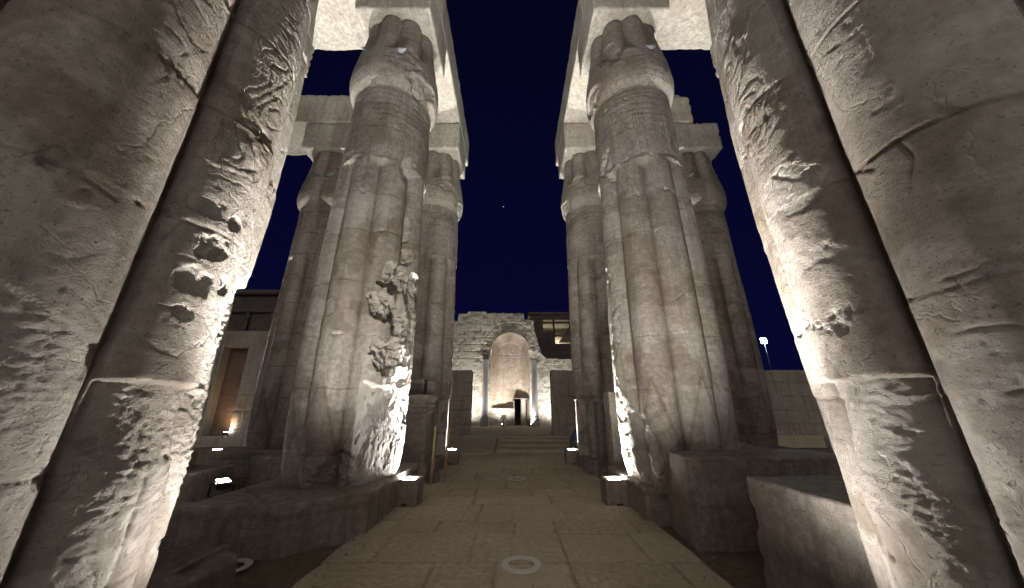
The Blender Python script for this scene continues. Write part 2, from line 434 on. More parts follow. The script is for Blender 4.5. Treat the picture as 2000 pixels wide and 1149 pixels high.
    # carved reliefs: contour-like sunk lines in given zones
    for (pc, zc_, wp, wz, amp, k) in relief:
        mk = sst(1.0, 0.6, np.sqrt(((p - pc) / wp) ** 2 + ((z - zc_) / wz) ** 2) + 0.25 * perlin(qs * 3, seed + 31))
        wv = perlin(qs * (1.6, 1.6, 1.6), seed + 32) + 0.5 * perlin(qs * 3.4, seed + 33) + 0.05 * perlin(qs * 11, seed + 36)
        ln = np.abs(np.mod(wv * k * 0.9, 1) - 0.5)
        d -= mk * amp * .30 * sst(0.10, 0.04, ln)
        d -= mk * amp * 0.22 * np.clip(fbm(qs * 8, seed + 34, 4), 0, 1)
    fd = np.zeros_like(z)
    P_full = (p, z, qs, q, q0, u)
    for f in (feats or []):
        t = f['t']
        p, z, qs, q, q0, u = P_full
        if t == 'crack':
            a_ = np.array(f['pts']); lo_ = a_.min(0) - .12; hi_ = a_.max(0) + .12
            sel = (p > lo_[0]) & (p < hi_[0]) & (z > lo_[1]) & (z < hi_[1])
        elif t == 'ledge': sel = (np.abs(p - f['p']) < f['wp'] + .05) & (z < f['z'] + .3) & (z > f['z'] - f['h'] - .4)
        elif t == 'cut': sel = z < f['z'] + .6
        else: sel = (np.abs(p - f['p']) < f['wp'] * 1.7) & (np.abs(z - f['z']) < f['wz'] * 1.7)
        if not sel.any(): continue
        p, z, qs, q, q0, u = p[sel], z[sel], qs[sel], q[sel], q0[sel], u[sel]
        dF, wF, sF, fF = d, wear, soil_shade, fd
        d, wear, soil_shade, fd = dF[sel], wF[sel], sF[sel], fF[sel]; rsel = (r if not isinstance(r, float) else r)[sel]
        if t == 'bite':          # broken-away region: facets, rough bottom
            dp = (p - f['p']) / f['wp']; dz = (z - f['z']) / f['wz']
            e = np.sqrt(dp ** 2 + dz ** 2) + f.get('n', 0.28) * fbm(qs * f.get('nf', 2.5), seed + f.get('s', 0) + 50, 4)
            mk = sst(1.0, 1.0 - f.get('soft', 0.25), e)
            F1, F2, cid = worley(qs * f.get('cf', 3.0) + 0.5 * np.stack([fbm(qs * 4, 61, 3), fbm(qs * 4, 62, 3), fbm(qs * 4, 63, 3)], -1), 11 + f.get('s', 0))
            fac = (cid / 255.0) * 0.45 + 0.35 * F1 + 0.7 * np.abs(fbm(qs * 3.1, seed + 58, 4))
            rg = f.get('rough', 0.015)
            fd = np.maximum(fd, mk * (f['d'] * (1 - f.get('fac', 0.6) + f.get('fac', 0.6) * fac) + rg * fbm(qs * 6, seed + 55, 4)))
            wear = np.maximum(wear, mk * f.get('wear', 0.5)); soil_shade = np.where(mk > 0.3, soil_shade * 0.3, soil_shade)
            if f.get('pock'):
                pk = np.clip(perlin(qs * (15, 15, 9), seed + 57) - 0.32, 0, 1); fd = fd + mk * pk * 0.06
                soil_shade += mk * sst(0.05, 0.2, pk) * 0.55
        elif t == 'ledge':       # everything below the line z stands back, with a sharp upper lip
            dp = np.abs(p - f['p']); zl = f['z'] + f.get('sl', 0) * (p - f['p']) + 0.012 * perlin(q0 * 7, seed + 71)
            mk = sst(f['wp'], f['wp'] - f.get('sp', 0.03), dp + 0.01 * perlin(qs * 6, seed + 72))
            below = sst(zl + 0.010, zl - 0.004, z) * sst(zl - f['h'], zl - f['h'] * 0.25, z)
            d -= mk * below * f['d']
            rz = mk * sst(zl, zl - 0.02, z) * sst(zl - f['h'] - 0.3, zl - f['h'], z)
            d += rz * (.6 * f.get('rough', 0.006) * fbm(qs * (14, 14, 30), seed + 73, 4))
            wear = np.maximum(wear, rz * f.get('wear', 0.45))
        elif t == 'crack':
            pts = f['pts']; wq = np.stack([p + 0.02 * perlin(qs * 5, 81) + 0.008 * perlin(qs * 18, 82), z + 0.02 * perlin(qs * 5, 83) + 0.008 * perlin(qs * 18, 84)], -1)
            best = np.full(len(z), 9.0)
            for (a, b_) in zip(pts[:-1], pts[1:]):
                a = np.array(a); b_ = np.array(b_); ab = b_ - a
                tt = np.clip(((wq - a) @ ab) / (ab @ ab), 0, 1)
                best = np.minimum(best, np.linalg.norm(wq - (a + tt[:, None] * ab), axis=1))
            d -= np.exp(-(best / f.get('w', 0.009)) ** 2) * f['d'] * np.clip(.55 + 1.1 * perlin(qs * 4, seed + 85), .15, 1)
        elif t == 'rough':
            dp = (p - f['p']) / f['wp']; dz = (z - f['z']) / f['wz']
            mk = sst(1.0, 0.6, np.sqrt(dp ** 2 + dz ** 2) + 0.2 * perlin(qs * 3, seed + 91))
            d += mk * f['d'] * .20 * (fbm(qs * (f.get('fx', 9) * 2.4, f.get('fx', 9) * 2.4, f.get('fz', 22) * 2.1), seed + 92, 3, gain=0.8))
            wear = np.maximum(wear, mk * f.get('wear', 0.3))
        elif t == 'bulge':
            dp = (p - f['p']) / f['wp']; dz = (z - f['z']) / f['wz']
            d += f['d'] * np.exp(-(dp ** 2 + dz ** 2)) * (1 + 0.4 * perlin(qs * 5, 95))
        elif t == 'cut':         # outer stone sheared off to a rough plane
            cc = np.cos(np.mod(p - f['p'] + math.pi, 2 * math.pi) - math.pi)
            pl = f['c'] + f.get('amp', .05) * fbm(qs * 1.6, seed + 60, 3) + f.get('rough', .015) * fbm(qs * 7, seed + 61, 4)
            lim = np.where(cc > .2, pl / np.maximum(cc, .2), 9)
            zt = f['z'] + f.get('zn', .15) * fbm(qs * 2.2, seed + 62, 3) + f.get('zs', 0) * (p - f['p'])
            mk = sst(zt + .03, zt - .03, z)
            dd_ = np.maximum(0, rsel + d - lim) * mk
            on = sst(0.0, 0.02, dd_)
            fd = np.maximum(fd, dd_); wear = np.maximum(wear, on * f.get('wear', .9)); soil_shade = soil_shade * (1 - on)
            pk = np.clip(perlin(qs * (15, 15, 9), seed + 57) - 0.34, 0, 1); fd = fd + on * pk * 0.06; soil_shade = soil_shade + on * sst(0.05, 0.2, pk) * 0.5
        dF[sel] = d; wF[sel] = wear; sF[sel] = soil_shade; fF[sel] = fd
        d, wear, soil_shade, fd = dF, wF, sF, fF
    p, z, qs, q, q0, u = P_full
    r = r + d - fd
    # darker patches towards the foot
    soil_shade += 0.35 * sst(1.9, 0.7, z + 0.5 * perlin(qs * 1.2, seed + 97)) * sst(0.2, -0.4, perlin(qs * (2, 2, .6), seed + 98))
    X = r * np.cos(p) * (1 if side < 0 else -1); Y = r * np.sin(p)
    V = np.stack([X, Y, z], -1)
    nphi, nz = len(phi), len(zz)
    quads = grid_quads(nphi, nz, wrap=True, flip=(side > 0))
    root = empty(name, (cx, cy, 0)); tag(root, label, 'column', group)
    # cut the one skin into shaft, binding band and capital
    jsh = int(np.searchsorted(zz, 6.40)); jbd = int(np.searchsorted(zz, 8.22))
    V3 = V.reshape(nphi, nz, 3); W3 = np.clip(wear, 0, 1).reshape(nphi, nz); S3 = np.clip(soil_shade, 0, 0.8).reshape(nphi, nz)
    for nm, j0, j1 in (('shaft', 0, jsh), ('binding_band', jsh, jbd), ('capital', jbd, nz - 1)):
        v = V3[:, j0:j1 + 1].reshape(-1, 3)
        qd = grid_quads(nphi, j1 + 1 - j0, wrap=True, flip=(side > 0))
        me = np_mesh(nm, v, qd, True, {'wear': W3[:, j0:j1 + 1].ravel(), 'soil_shade': S3[:, j0:j1 + 1].ravel()})
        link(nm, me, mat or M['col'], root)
    hw = 0.90
    cxm = cx
    ab = stone_box('abacus', (cx - hw, cy - hw, 10.5), (cx + hw, cy + hw, 11.645), M['beam'], root, r=0.015, amp=0.012, res=0.05, seed=seed + 3, chip=0.07)
    return root

A = (XI, ROW['A']); B = (XI, ROW['B'])
def fz(u, v, c, R=None):
    a, b = on_col(u, v, c, R); return a, b
CRE_A = R_(-12.6); CRE_B = R_(15)
Lb = math.pi / 4

def A_feats(side):
    F = []
    if side < 0:
        p, z = fz(275, 745, A); F.append(dict(t='ledge', p=CRE_A + Lb / 2, wp=Lb / 2 - 0.01, z=z, h=0.55, d=0.060, rough=0.012, wear=0.6))
        p, z = fz(80, 560, A); p1, z1 = fz(5, 520, A); p2, z2 = fz(160, 600, A)
        F.append(dict(t='ledge', p=CRE_A - Lb / 2, wp=Lb / 2 - 0.01, z=z, sl=(z2 - z1) / (p2 - p1), h=0.35, d=0.035, rough=0.01, wear=0.35))
        for (u, v, wu, dd) in ((402, 545, .10, .024), (440, 480, .07, .018), (425, 405, .06, .022), (455, 560, .05, .03), (385, 610, .05, .025), (470, 440, .04, .03)):
            p, z = fz(u, v, A); F.append(dict(t='bite', p=p, z=z, wp=wu, wz=wu * 1.1, d=dd, cf=9, n=0.8, nf=6, soft=0.10, fac=.7, rough=0.02, wear=0.3, s=int(u) % 7))
        # third stem broken back below its overhanging lip
        p, z = fz(500, 525, A); F.append(dict(t='ledge', p=CRE_A + Lb * 1.6, wp=Lb * 0.62, z=z - 0.02, h=1.3, d=0.06, rough=0.03, wear=0.35))
        p, z = fz(430, 800, A, 1.0); F.append(dict(t='rough', p=p + .05, z=z, wp=.35, wz=1.0, d=0.030, wear=0.5, fz=9))
        for (u, v, wu, wv_, dd) in ((60, 720, .22, .30, .016), (210, 900, .30, .42, .012), (330, 850, .2, .35, .014), (120, 1050, .3, .5, .012), (350, 1080, .3, .4, .03)):
            p, z = fz(u, v, A); F.append(dict(t='rough', p=p, z=z, wp=wu, wz=wv_, d=dd, wear=0.5))
        for pts in (((245, 865), (215, 950), (165, 1010), (150, 1100), (165, 1149)), ((425, 1000), (400, 1095), (330, 1110), (250, 1149)),
                    ((230, 510), (320, 490), (400, 440)), ((110, 870), (160, 860), (250, 885), (340, 880)), ((0, 520), (160, 605)), ((120, 540), (275, 640), (385, 700)),
                    ((10, 250), (150, 330), (250, 385)), ((345, 590), (420, 620), (445, 660))):
            F.append(dict(t='crack', pts=[fz(a, b, A) for a, b in pts], d=0.012, w=0.007))
    else:
        p, z = fz(1715, 733, A); F.append(dict(t='ledge', p=CRE_A + Lb / 2, wp=Lb / 2 - 0.01, z=z, h=0.6, d=0.060, rough=0.010, wear=0.6))
        p, z = fz(1560, 620, A); F.append(dict(t='bite', p=CRE_A + Lb * .85, z=z, wp=.10, wz=.75, d=.045, cf=11, n=0.7, nf=6, soft=.6, rough=.03, wear=.3))
        F.append(dict(t='rough', p=CRE_A + Lb * .8, z=z + .3, wp=.16, wz=1.0, d=.035, wear=.3, fx=5, fz=7))
        for (u, v, wu, dd) in ((1600, 640, .07, .015), (1560, 345, .06, .02)):
            p, z = fz(u, v, A); F.append(dict(t='bite', p=p, z=z, wp=wu, wz=wu * 1.1, d=dd, cf=9, n=0.8, nf=6, soft=0.10, fac=.7, rough=0.02, wear=0.3, s=int(u) % 7))
        for (u, v, wu, wv_, dd) in ((1850, 900, .25, .35, .012), (1780, 1000, .3, .4, .016), (1700, 850, .2, .3, .008), (1900, 1080, .3, .4, .018), (1950, 800, .2, .4, .008)):
            p, z = fz(u, v, A); F.append(dict(t='rough', p=p, z=z, wp=wu, wz=wv_, d=dd, wear=0.5, fx=6, fz=24))
        for pts in (((1690, 960), (1740, 975), (1800, 985)), ((1680, 300), (1760, 265), (1900, 210), (2000, 180)), ((1730, 262), (1775, 310), (1770, 370), (1790, 410), (1760, 430)),
                    ((1800, 545), (1900, 515), (2000, 495)), ((1830, 650), (1920, 640), (2000, 635)), ((1500, 618), (1555, 625)), ((1540, 755), (1600, 762))):
            F.append(dict(t='crack', pts=[fz(a, b, A) for a, b in pts], d=0.012, w=0.007))
        p, z = fz(1610, 365, A); F.append(dict(t='crack', pts=[fz(1500, 345, A), fz(1540, 350, A), fz(1600, 320, A), fz(1680, 320, A)], d=0.014, w=0.008))
    return F

def A_relief(side):
    f = fz
    if side < 0:
        return [(*f(545, 90, A), .28, .9, .016, 5), (*f(520, 200, A), .22, .6, .014, 5), (*f(350, 40, A), .25, .5, .014, 4), (*f(470, 330, A), .16, .5, .012, 4)]
    return [(*f(1470, 90, A), .30, .9, .016, 5), (*f(1440, 170, A), .25, .8, .014, 5), (*f(1660, 60, A), .22, .4, .014, 4), (*f(1500, 260, A), .18, .5, .012, 4)]

GI = 'inner papyrus-bundle columns lining the aisle'; GO = 'outer papyrus-bundle columns'
joA = [0.8, 1.33, 2.62, 3.4, 4.15, 4.9, 5.6, 6.35, 7.1, 7.9, 8.9, 9.7]
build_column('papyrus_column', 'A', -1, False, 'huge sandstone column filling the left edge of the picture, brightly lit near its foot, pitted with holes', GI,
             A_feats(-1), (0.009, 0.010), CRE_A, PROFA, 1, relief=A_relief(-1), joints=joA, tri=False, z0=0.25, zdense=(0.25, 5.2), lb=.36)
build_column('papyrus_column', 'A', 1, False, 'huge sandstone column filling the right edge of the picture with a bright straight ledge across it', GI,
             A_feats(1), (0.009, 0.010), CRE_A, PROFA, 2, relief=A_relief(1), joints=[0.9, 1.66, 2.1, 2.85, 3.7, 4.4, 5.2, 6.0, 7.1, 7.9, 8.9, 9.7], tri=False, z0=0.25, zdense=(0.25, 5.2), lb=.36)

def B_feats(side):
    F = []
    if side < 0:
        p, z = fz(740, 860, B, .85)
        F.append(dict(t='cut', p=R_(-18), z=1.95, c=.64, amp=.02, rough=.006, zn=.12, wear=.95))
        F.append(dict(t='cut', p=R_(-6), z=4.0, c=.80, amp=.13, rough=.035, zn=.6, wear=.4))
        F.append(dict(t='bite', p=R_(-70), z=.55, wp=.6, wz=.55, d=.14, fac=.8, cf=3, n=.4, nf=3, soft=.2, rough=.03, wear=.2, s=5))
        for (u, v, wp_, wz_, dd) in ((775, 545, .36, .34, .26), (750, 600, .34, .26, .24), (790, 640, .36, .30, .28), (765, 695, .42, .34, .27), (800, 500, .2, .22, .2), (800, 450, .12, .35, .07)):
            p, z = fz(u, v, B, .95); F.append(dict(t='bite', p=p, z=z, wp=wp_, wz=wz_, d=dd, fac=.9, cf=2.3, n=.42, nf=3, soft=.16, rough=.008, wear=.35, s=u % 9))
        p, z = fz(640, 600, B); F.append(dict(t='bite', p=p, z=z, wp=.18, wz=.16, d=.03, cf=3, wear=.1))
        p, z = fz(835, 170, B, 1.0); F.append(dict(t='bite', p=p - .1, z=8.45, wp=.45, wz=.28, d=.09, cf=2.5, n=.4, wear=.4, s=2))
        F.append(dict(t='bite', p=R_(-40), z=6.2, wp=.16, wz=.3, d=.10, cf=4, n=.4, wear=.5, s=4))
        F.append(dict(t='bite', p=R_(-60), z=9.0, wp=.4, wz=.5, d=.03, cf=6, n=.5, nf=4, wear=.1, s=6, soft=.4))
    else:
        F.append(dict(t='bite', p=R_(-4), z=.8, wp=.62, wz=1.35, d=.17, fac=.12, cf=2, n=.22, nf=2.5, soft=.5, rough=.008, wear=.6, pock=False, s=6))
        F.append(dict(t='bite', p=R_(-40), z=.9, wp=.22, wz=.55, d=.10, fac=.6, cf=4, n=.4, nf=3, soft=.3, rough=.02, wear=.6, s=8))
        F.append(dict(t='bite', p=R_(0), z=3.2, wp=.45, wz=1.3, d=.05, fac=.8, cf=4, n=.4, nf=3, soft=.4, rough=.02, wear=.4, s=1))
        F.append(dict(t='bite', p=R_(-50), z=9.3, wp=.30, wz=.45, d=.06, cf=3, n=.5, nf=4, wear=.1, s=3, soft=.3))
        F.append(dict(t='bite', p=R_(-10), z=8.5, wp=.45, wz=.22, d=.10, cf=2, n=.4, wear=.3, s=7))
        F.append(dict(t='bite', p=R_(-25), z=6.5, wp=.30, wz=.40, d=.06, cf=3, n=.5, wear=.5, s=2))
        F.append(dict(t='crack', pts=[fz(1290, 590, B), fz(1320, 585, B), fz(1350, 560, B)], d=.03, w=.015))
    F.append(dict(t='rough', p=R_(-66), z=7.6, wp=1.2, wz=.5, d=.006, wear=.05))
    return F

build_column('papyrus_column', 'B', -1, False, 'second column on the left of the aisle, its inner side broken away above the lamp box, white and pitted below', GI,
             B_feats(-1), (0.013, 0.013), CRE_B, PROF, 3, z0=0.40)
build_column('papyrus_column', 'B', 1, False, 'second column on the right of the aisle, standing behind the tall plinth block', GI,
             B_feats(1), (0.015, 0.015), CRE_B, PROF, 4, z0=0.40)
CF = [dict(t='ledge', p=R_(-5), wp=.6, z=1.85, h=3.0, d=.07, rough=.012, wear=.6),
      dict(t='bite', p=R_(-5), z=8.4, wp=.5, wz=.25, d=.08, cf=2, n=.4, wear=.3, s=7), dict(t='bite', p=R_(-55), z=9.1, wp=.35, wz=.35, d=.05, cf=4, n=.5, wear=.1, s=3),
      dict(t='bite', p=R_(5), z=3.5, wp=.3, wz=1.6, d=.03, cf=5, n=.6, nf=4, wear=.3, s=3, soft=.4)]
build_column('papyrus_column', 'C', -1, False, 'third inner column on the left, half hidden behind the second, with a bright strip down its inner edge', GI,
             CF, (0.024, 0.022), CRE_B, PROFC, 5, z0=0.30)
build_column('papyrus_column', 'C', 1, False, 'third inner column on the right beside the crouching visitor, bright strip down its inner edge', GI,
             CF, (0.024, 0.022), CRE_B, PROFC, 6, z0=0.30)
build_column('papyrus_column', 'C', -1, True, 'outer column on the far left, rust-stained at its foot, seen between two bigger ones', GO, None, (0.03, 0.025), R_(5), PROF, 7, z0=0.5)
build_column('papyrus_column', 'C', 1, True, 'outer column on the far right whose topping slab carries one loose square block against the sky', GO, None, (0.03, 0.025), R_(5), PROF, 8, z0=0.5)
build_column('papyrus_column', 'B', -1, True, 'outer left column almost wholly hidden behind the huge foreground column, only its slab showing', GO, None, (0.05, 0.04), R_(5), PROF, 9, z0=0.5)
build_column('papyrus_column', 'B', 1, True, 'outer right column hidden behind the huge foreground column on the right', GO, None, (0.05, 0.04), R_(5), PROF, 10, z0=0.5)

# ------------------------------------------------------------------ architraves
def beam(lo, hi, label, group, seed, res=0.07, name='architrave', **kw):
    o = stone_box(name, lo, hi, M['beam'], None, r=0.02, amp=0.014, res=res, seed=seed, chip=0.09, **kw)
    tag(o, label, 'architrave', group); return o
GB = 'stone architraves laid across the columns'
ZB, ZT, HB = 11.65, 12.98, 0.90
for s, nm in ((-1, 'left'), (1, 'right')):
    x0, x1 = sorted((s * 1.92, s * 3.72))
    beam((x0, -3.0, ZB), (x1, ROW['B'] - 0.012, ZT), 'long pale architrave over the nearest columns on the %s of the aisle, running out of the top of the picture' % nm, GB, 20 + s)
    beam((x0, ROW['B'] + 0.012, ZB + .004), (x1, 12.55, ZT - 0.05), 'pale architrave on the %s of the aisle reaching from second to third column, its end against the sky' % nm, GB, 24 + s)
    a0, a1 = sorted((s * 3.745, s * 12.0))
    beam((a0, ROW['B'] - HB, ZB + .002), (a1, ROW['B'] + HB + .05, ZT), 'cross architrave with bright underside above the gap to the %s of the second column' % nm, GB, 28 + s)
beam((-5.6, ROW['C'] - HB, ZB + .003), (-3.745, ROW['C'] + HB, ZT - .03), 'right piece of the bluish cross beam beside the third left column, after the vertical joint', GB, 33)
beam((-12, ROW['C'] - HB, ZB + .003), (-5.62, ROW['C'] + HB, ZT), 'left piece of the bluish cross beam, ending at a vertical joint, small signs carved on it', GB, 34)
beam((3.745, ROW['C'] - HB, ZB + .003), (6.75, ROW['C'] + HB - .2, ZT - .08), 'short broken cross beam on the right ending above the outer column against the sky', GB, 35)
o = stone_box('capping_stone', (5.8, ROW['C'] - HB + .1, ZT - .07), (6.5, ROW['C'] + .3, ZT + .16), M['beam'], None, r=.04, amp=.02, res=.05, seed=36, chip=.1)
tag(o, 'small weathered stone lying on top of the broken beam end at right', 'stone')

# ------------------------------------------------------------------ ground, paving, steps
gx = np.concatenate([np.linspace(-400, -15, 20)[:-1], np.linspace(-15, 15, 420), np.linspace(15, 400, 20)[1:]])
gy = np.concatenate([np.linspace(-300, -8, 14)[:-1], np.linspace(-8, 20, 400), np.linspace(20, 500, 20)[1:]])
GX, GY = np.meshgrid(gx, gy, indexing='ij')
gp = np.stack([GX.ravel(), GY.ravel(), np.zeros(GX.size)], -1)
hz = fbm(gp * 0.6, 2, 3) * 0.02 + fbm(gp * 4, 5, 3) * 0.010 - 0.035
hz = hz * (np.abs(gp[:, 0]) < 16) * (gp[:, 1] < 20) * (gp[:, 1] > -9) - 0.035 * ((np.abs(gp[:, 0]) >= 16) | (gp[:, 1] >= 20))
gv = gp.copy(); gv[:, 2] = hz - 0.01
tag(link('ground', np_mesh('ground', gv, grid_quads(len(gx), len(gy))), M['sand']), kind='structure')

px = np.arange(-2.35, 2.37, 0.02); py = np.concatenate([np.arange(0.6, 7.0, 0.02), np.arange(7.0, 14.6, 0.035)])
PX, PY = np.meshgrid(px, py, indexing='ij'); x = PX.ravel(); y = PY.ravel()
rs = np.random.RandomState(12)
rows = [0.2]
while rows[-1] < 15: rows.append(rows[-1] + rs.uniform(0.52, 0.98))
rows = np.array(rows)
wq = np.stack([x, y, np.zeros_like(x)], -1)
yw = y + 0.03 * perlin(wq * 0.8, 3) + 0.010 * perlin(wq * 5, 4); xw = x + 0.03 * perlin(wq * 0.9, 6) + 0.010 * perlin(wq * 5, 7)
ri = np.searchsorted(rows, yw) - 1
dy = np.minimum(yw - rows[ri], rows[np.minimum(ri + 1, len(rows) - 1)] - yw)
dx = np.full_like(x, 9.0); ci = np.zeros(len(x), int)
for k in range(len(rows)):
    cs = [-3.2 + rs.uniform(0, 0.6)]
    while cs[-1] < 3.2: cs.append(cs[-1] + rs.uniform(0.55, 1.45))
    cs = np.array(cs); m = ri == k
    j = np.searchsorted(cs, xw[m]) - 1; j = np.clip(j, 0, len(cs) - 2)
    dx[m] = np.minimum(xw[m] - cs[j], cs[j + 1] - xw[m]); ci[m] = k * 17 + j
hsl = rs.uniform(-0.008, 0.008, 4000); tx = rs.uniform(-0.010, 0.010, 4000); ty = rs.uniform(-0.010, 0.010, 4000); fill = rs.uniform(0.2, 1.0, 4000)
ed = np.minimum(dx, dy)
edn = ed + 0.02 * np.clip(fbm(wq * 6, 14, 3), -1, 0.2)
sandy = sst(-0.15, 0.45, fbm(wq * 0.45, 9, 3) + 0.10 * (y - 7) / 4)
hh = hsl[ci] + tx[ci] * (np.mod(x * 1.3, 1) - .5) + ty[ci] * np.clip(y - rows[ri], 0, 1) + fbm(wq * 2.5, 8, 4) * 0.009
gro = sst(0.026, 0.003, edn) * 0.024 * (0.35 + 0.65 * fill[(ci * 7) % 4000])
hp = hh - gro * (1 - 0.6 * sandy) + 0.004 * sandy + 0.004 * fbm(wq * 14, 10, 2)
# ragged sides
edge = 2.10 + 0.012 * perlin(np.stack([x * 0, y * 0.7, np.sign(x)], -1), 21)
edge = edge + 0.008 * perlin(np.stack([x * 0, y * 3, np.sign(x)], -1), 22)
hp = hp - sst(edge - 0.02, edge + 0.10, np.abs(x)) * 0.09
pv = np.stack([x, y, hp], -1)
wearp = np.clip(rs.uniform(-.4, 1, 4000)[ci] * 0.6, 0, 1); soilp = np.clip(sst(0.03, 0.0, edn) * 0.5 + np.clip(rs.uniform(-1, .35, 4000)[ci], 0, 1) * .45, 0, 1) * (1 - .6 * sandy)
tag(link('pavement', np_mesh('pavement', pv, grid_quads(len(px), len(py)), True, {'wear': wearp, 'soil_shade': soilp}), M['pave']), kind='structure')

# stair with a ramp on its left side, up to the paved court
def slab_top(name, lo, hi, seed, mat='pave', **kw):
    o = stone_box(name, lo, hi, M[mat], None, r=0.02, amp=0.012, res=0.06, seed=seed, chip=0.04, **kw); tag(o, kind='structure'); return o
slab_top('step', (-0.62, 14.35, -0.1), (2.7, 16.6, 0.13), 60)
slab_top('step', (-0.60, 15.15, 0.1), (2.7, 16.6, 0.26), 61)
slab_top('step', (-0.61, 16.0, 0.2), (2.7, 16.62, 0.36), 62)
def rampfn(P):
    t = np.clip((P[:, 1] - 13.9) / 2.85, 0, 1); P = P.copy(); P[:, 2] = np.where(P[:, 2] > 0, P[:, 2] * (0.06 + 0.94 * t), P[:, 2])
    return P
slab_top('ramp', (-2.15, 13.9, -0.2), (-0.66, 16.68, 0.43), 63, extra=rampfn)
slab_top('court_floor', (-12, 16.7, -0.3), (14, 27, 0.44), 64, freq=1.0)

# ------------------------------------------------------------------ plinths and loose blocks
GP = 'column plinths'
def plinth(lo, hi, label, seed, **kw):
    o = stone_box('plinth', lo, hi, M['base'], None, r=0.018, amp=0.006, res=0.03, seed=seed, chip=0.035, courses=(.46, 1.3), **kw); tag(o, label, 'plinth', GP); return o
def chamfer(P):
    P = P.copy(); 
    m = P[:, 0] + 2.23 - (P[:, 1] - 4.7); k = P[:, 1] - 4.72 - (P[:, 0] + 3.0) * 0.9
    # corner towards the aisle cut off on the slant
    s = (P[:, 0] + 2.75) - (P[:, 1] - 4.72) * 0.9
    c = np.clip(s, 0, 1) ; P[:, 1] += c * 0.95
    return P
plinth((-3.95, 4.72, -0.1), (-1.98, 8.2, 0.50), 'broad low plinth under the second left column, its near corner broken off', 70, extra=chamfer)
plinth((2.02, 5.9, -0.1), (3.9, 8.1, 0.46), 'low plinth under the second right column, behind the lamp box', 71)
plinth((-3.9, 9.7, -0.1), (-1.95, 12.2, 0.36), 'low plinth under the third left column beside the far lamp box', 72)
plinth((1.95, 9.7, -0.1), (3.9, 12.2, 0.36), 'low plinth under the third right column beside the crouching visitor', 73)
plinth((-7.9, 9.75, -0.1), (-5.5, 12.3, 0.55), 'plinth under the rust-stained outer left column', 74)
plinth((5.5, 9.9, -0.1), (8.0, 12.3, 0.55), 'plinth under the outer right column', 75)
plinth((-3.95, 0.2, -0.1), (-2.0, 3.0, 0.30), 'plinth under the huge left foreground column', 76)
plinth((1.98, 0.2, -0.1), (3.95, 2.6, 0.30), 'plinth under the huge right foreground column', 77)
plinth((-8.0, 5.2, -0.1), (-5.5, 7.6, 0.55), 'plinth under the hidden outer left column', 78)
plinth((5.5, 5.2, -0.1), (8.0, 7.6, 0.55), 'plinth under the hidden outer right column', 79)

GS = 'stone blocks standing beside the columns'
def block(lo, hi, label, seed, name='stone_block', mat='block', g=GS, **kw):
    kk = dict(r=0.016, amp=0.005, res=0.025, chip=0.03); kk.update(kw)
    o = stone_box(name, lo, hi, M[mat], None, seed=seed, **kk); tag(o, label, 'block', g); return o
def slant(P):
    P = P.copy(); t = np.clip((P[:, 1] - 4.97) / 2.2, 0, 1); P[:, 0] += np.where(P[:, 0] < 3.0, 0.16 * t, 0); return P
block((2.27, 4.97, -0.1), (4.6, 5.90, 1.0), 'tall square block in front of the second right column with a dark front face', 80, mat='base', extra=slant, courses=(.52, .95))
block((2.30, 5.905, -0.1), (4.6, 7.3, 0.94), 'long block behind the dark square one, against the second right column', 81, mat='base',
      extra=lambda P: np.stack([np.where(P[:, 0] < 2.9, P[:, 0] + 0.75 * np.clip((P[:, 1] - 5.9) / .5, 0, 1), P[:, 0]), P[:, 1], P[:, 2]], -1))
block((2.36, 2.55, -0.1), (4.6, 3.90, 0.96), 'pale square block at the lower right, in front of the foreground column', 82, mat='base', chip=.06)
block((-4.6, 2.3, -0.1), (-2.33, 3.60, 0.50), 'dark rounded block at the lower left corner beside the foreground column', 83, r=0.12, amp=.035, chip=.2)
block((2.20, 9.35, -0.1), (2.95, 9.8, 1.78), 'upright slab between second and third right column', 84)
block((2.2, 8.15, -0.1), (2.75, 8.7, 1.98), 'taller upright slab just behind the second right column, above the near lamp box', 85, mat='base')
block((-2.86, 9.3, 1.93), (-2.30, 9.9, 2.35), 'dark block lying on the pedestal between the left columns', 86)
block((-2.27, 9.45, 1.93), (-2.05, 9.75, 2.30), 'small pale block standing on end on the pedestal', 87, mat='col', res=.02, chip=.04)
block((-1.98, 8.75, -0.1), (-1.70, 9.2, 0.22), 'low rounded stone on the paving at the foot of the pedestal', 88, r=.09, chip=.1, res=.02)
block((-5.6, 8.1, -0.1), (-4.15, 9.3, 0.62), 'long block lying behind the left plinth near the bare floodlight', 89)
block((-5.3, 5.2, -0.1), (-4.1, 5.6, 0.34), 'low block beside the bare floodlight on the left', 90)
block((-6.6, 5.9, -0.1), (-5.55, 6.6, 0.30), 'low dark block on the ground at far left below the floodlight', 91)
block((-9.5, 11.4, -0.1), (-7.6, 12.6, 0.40), 'low block on the ground at far left beneath the tall recess', 92)
block((3.7, 8.3, -0.1), (5.2, 9.2, 0.9), 'squared block in the shadow between the right columns', 93)

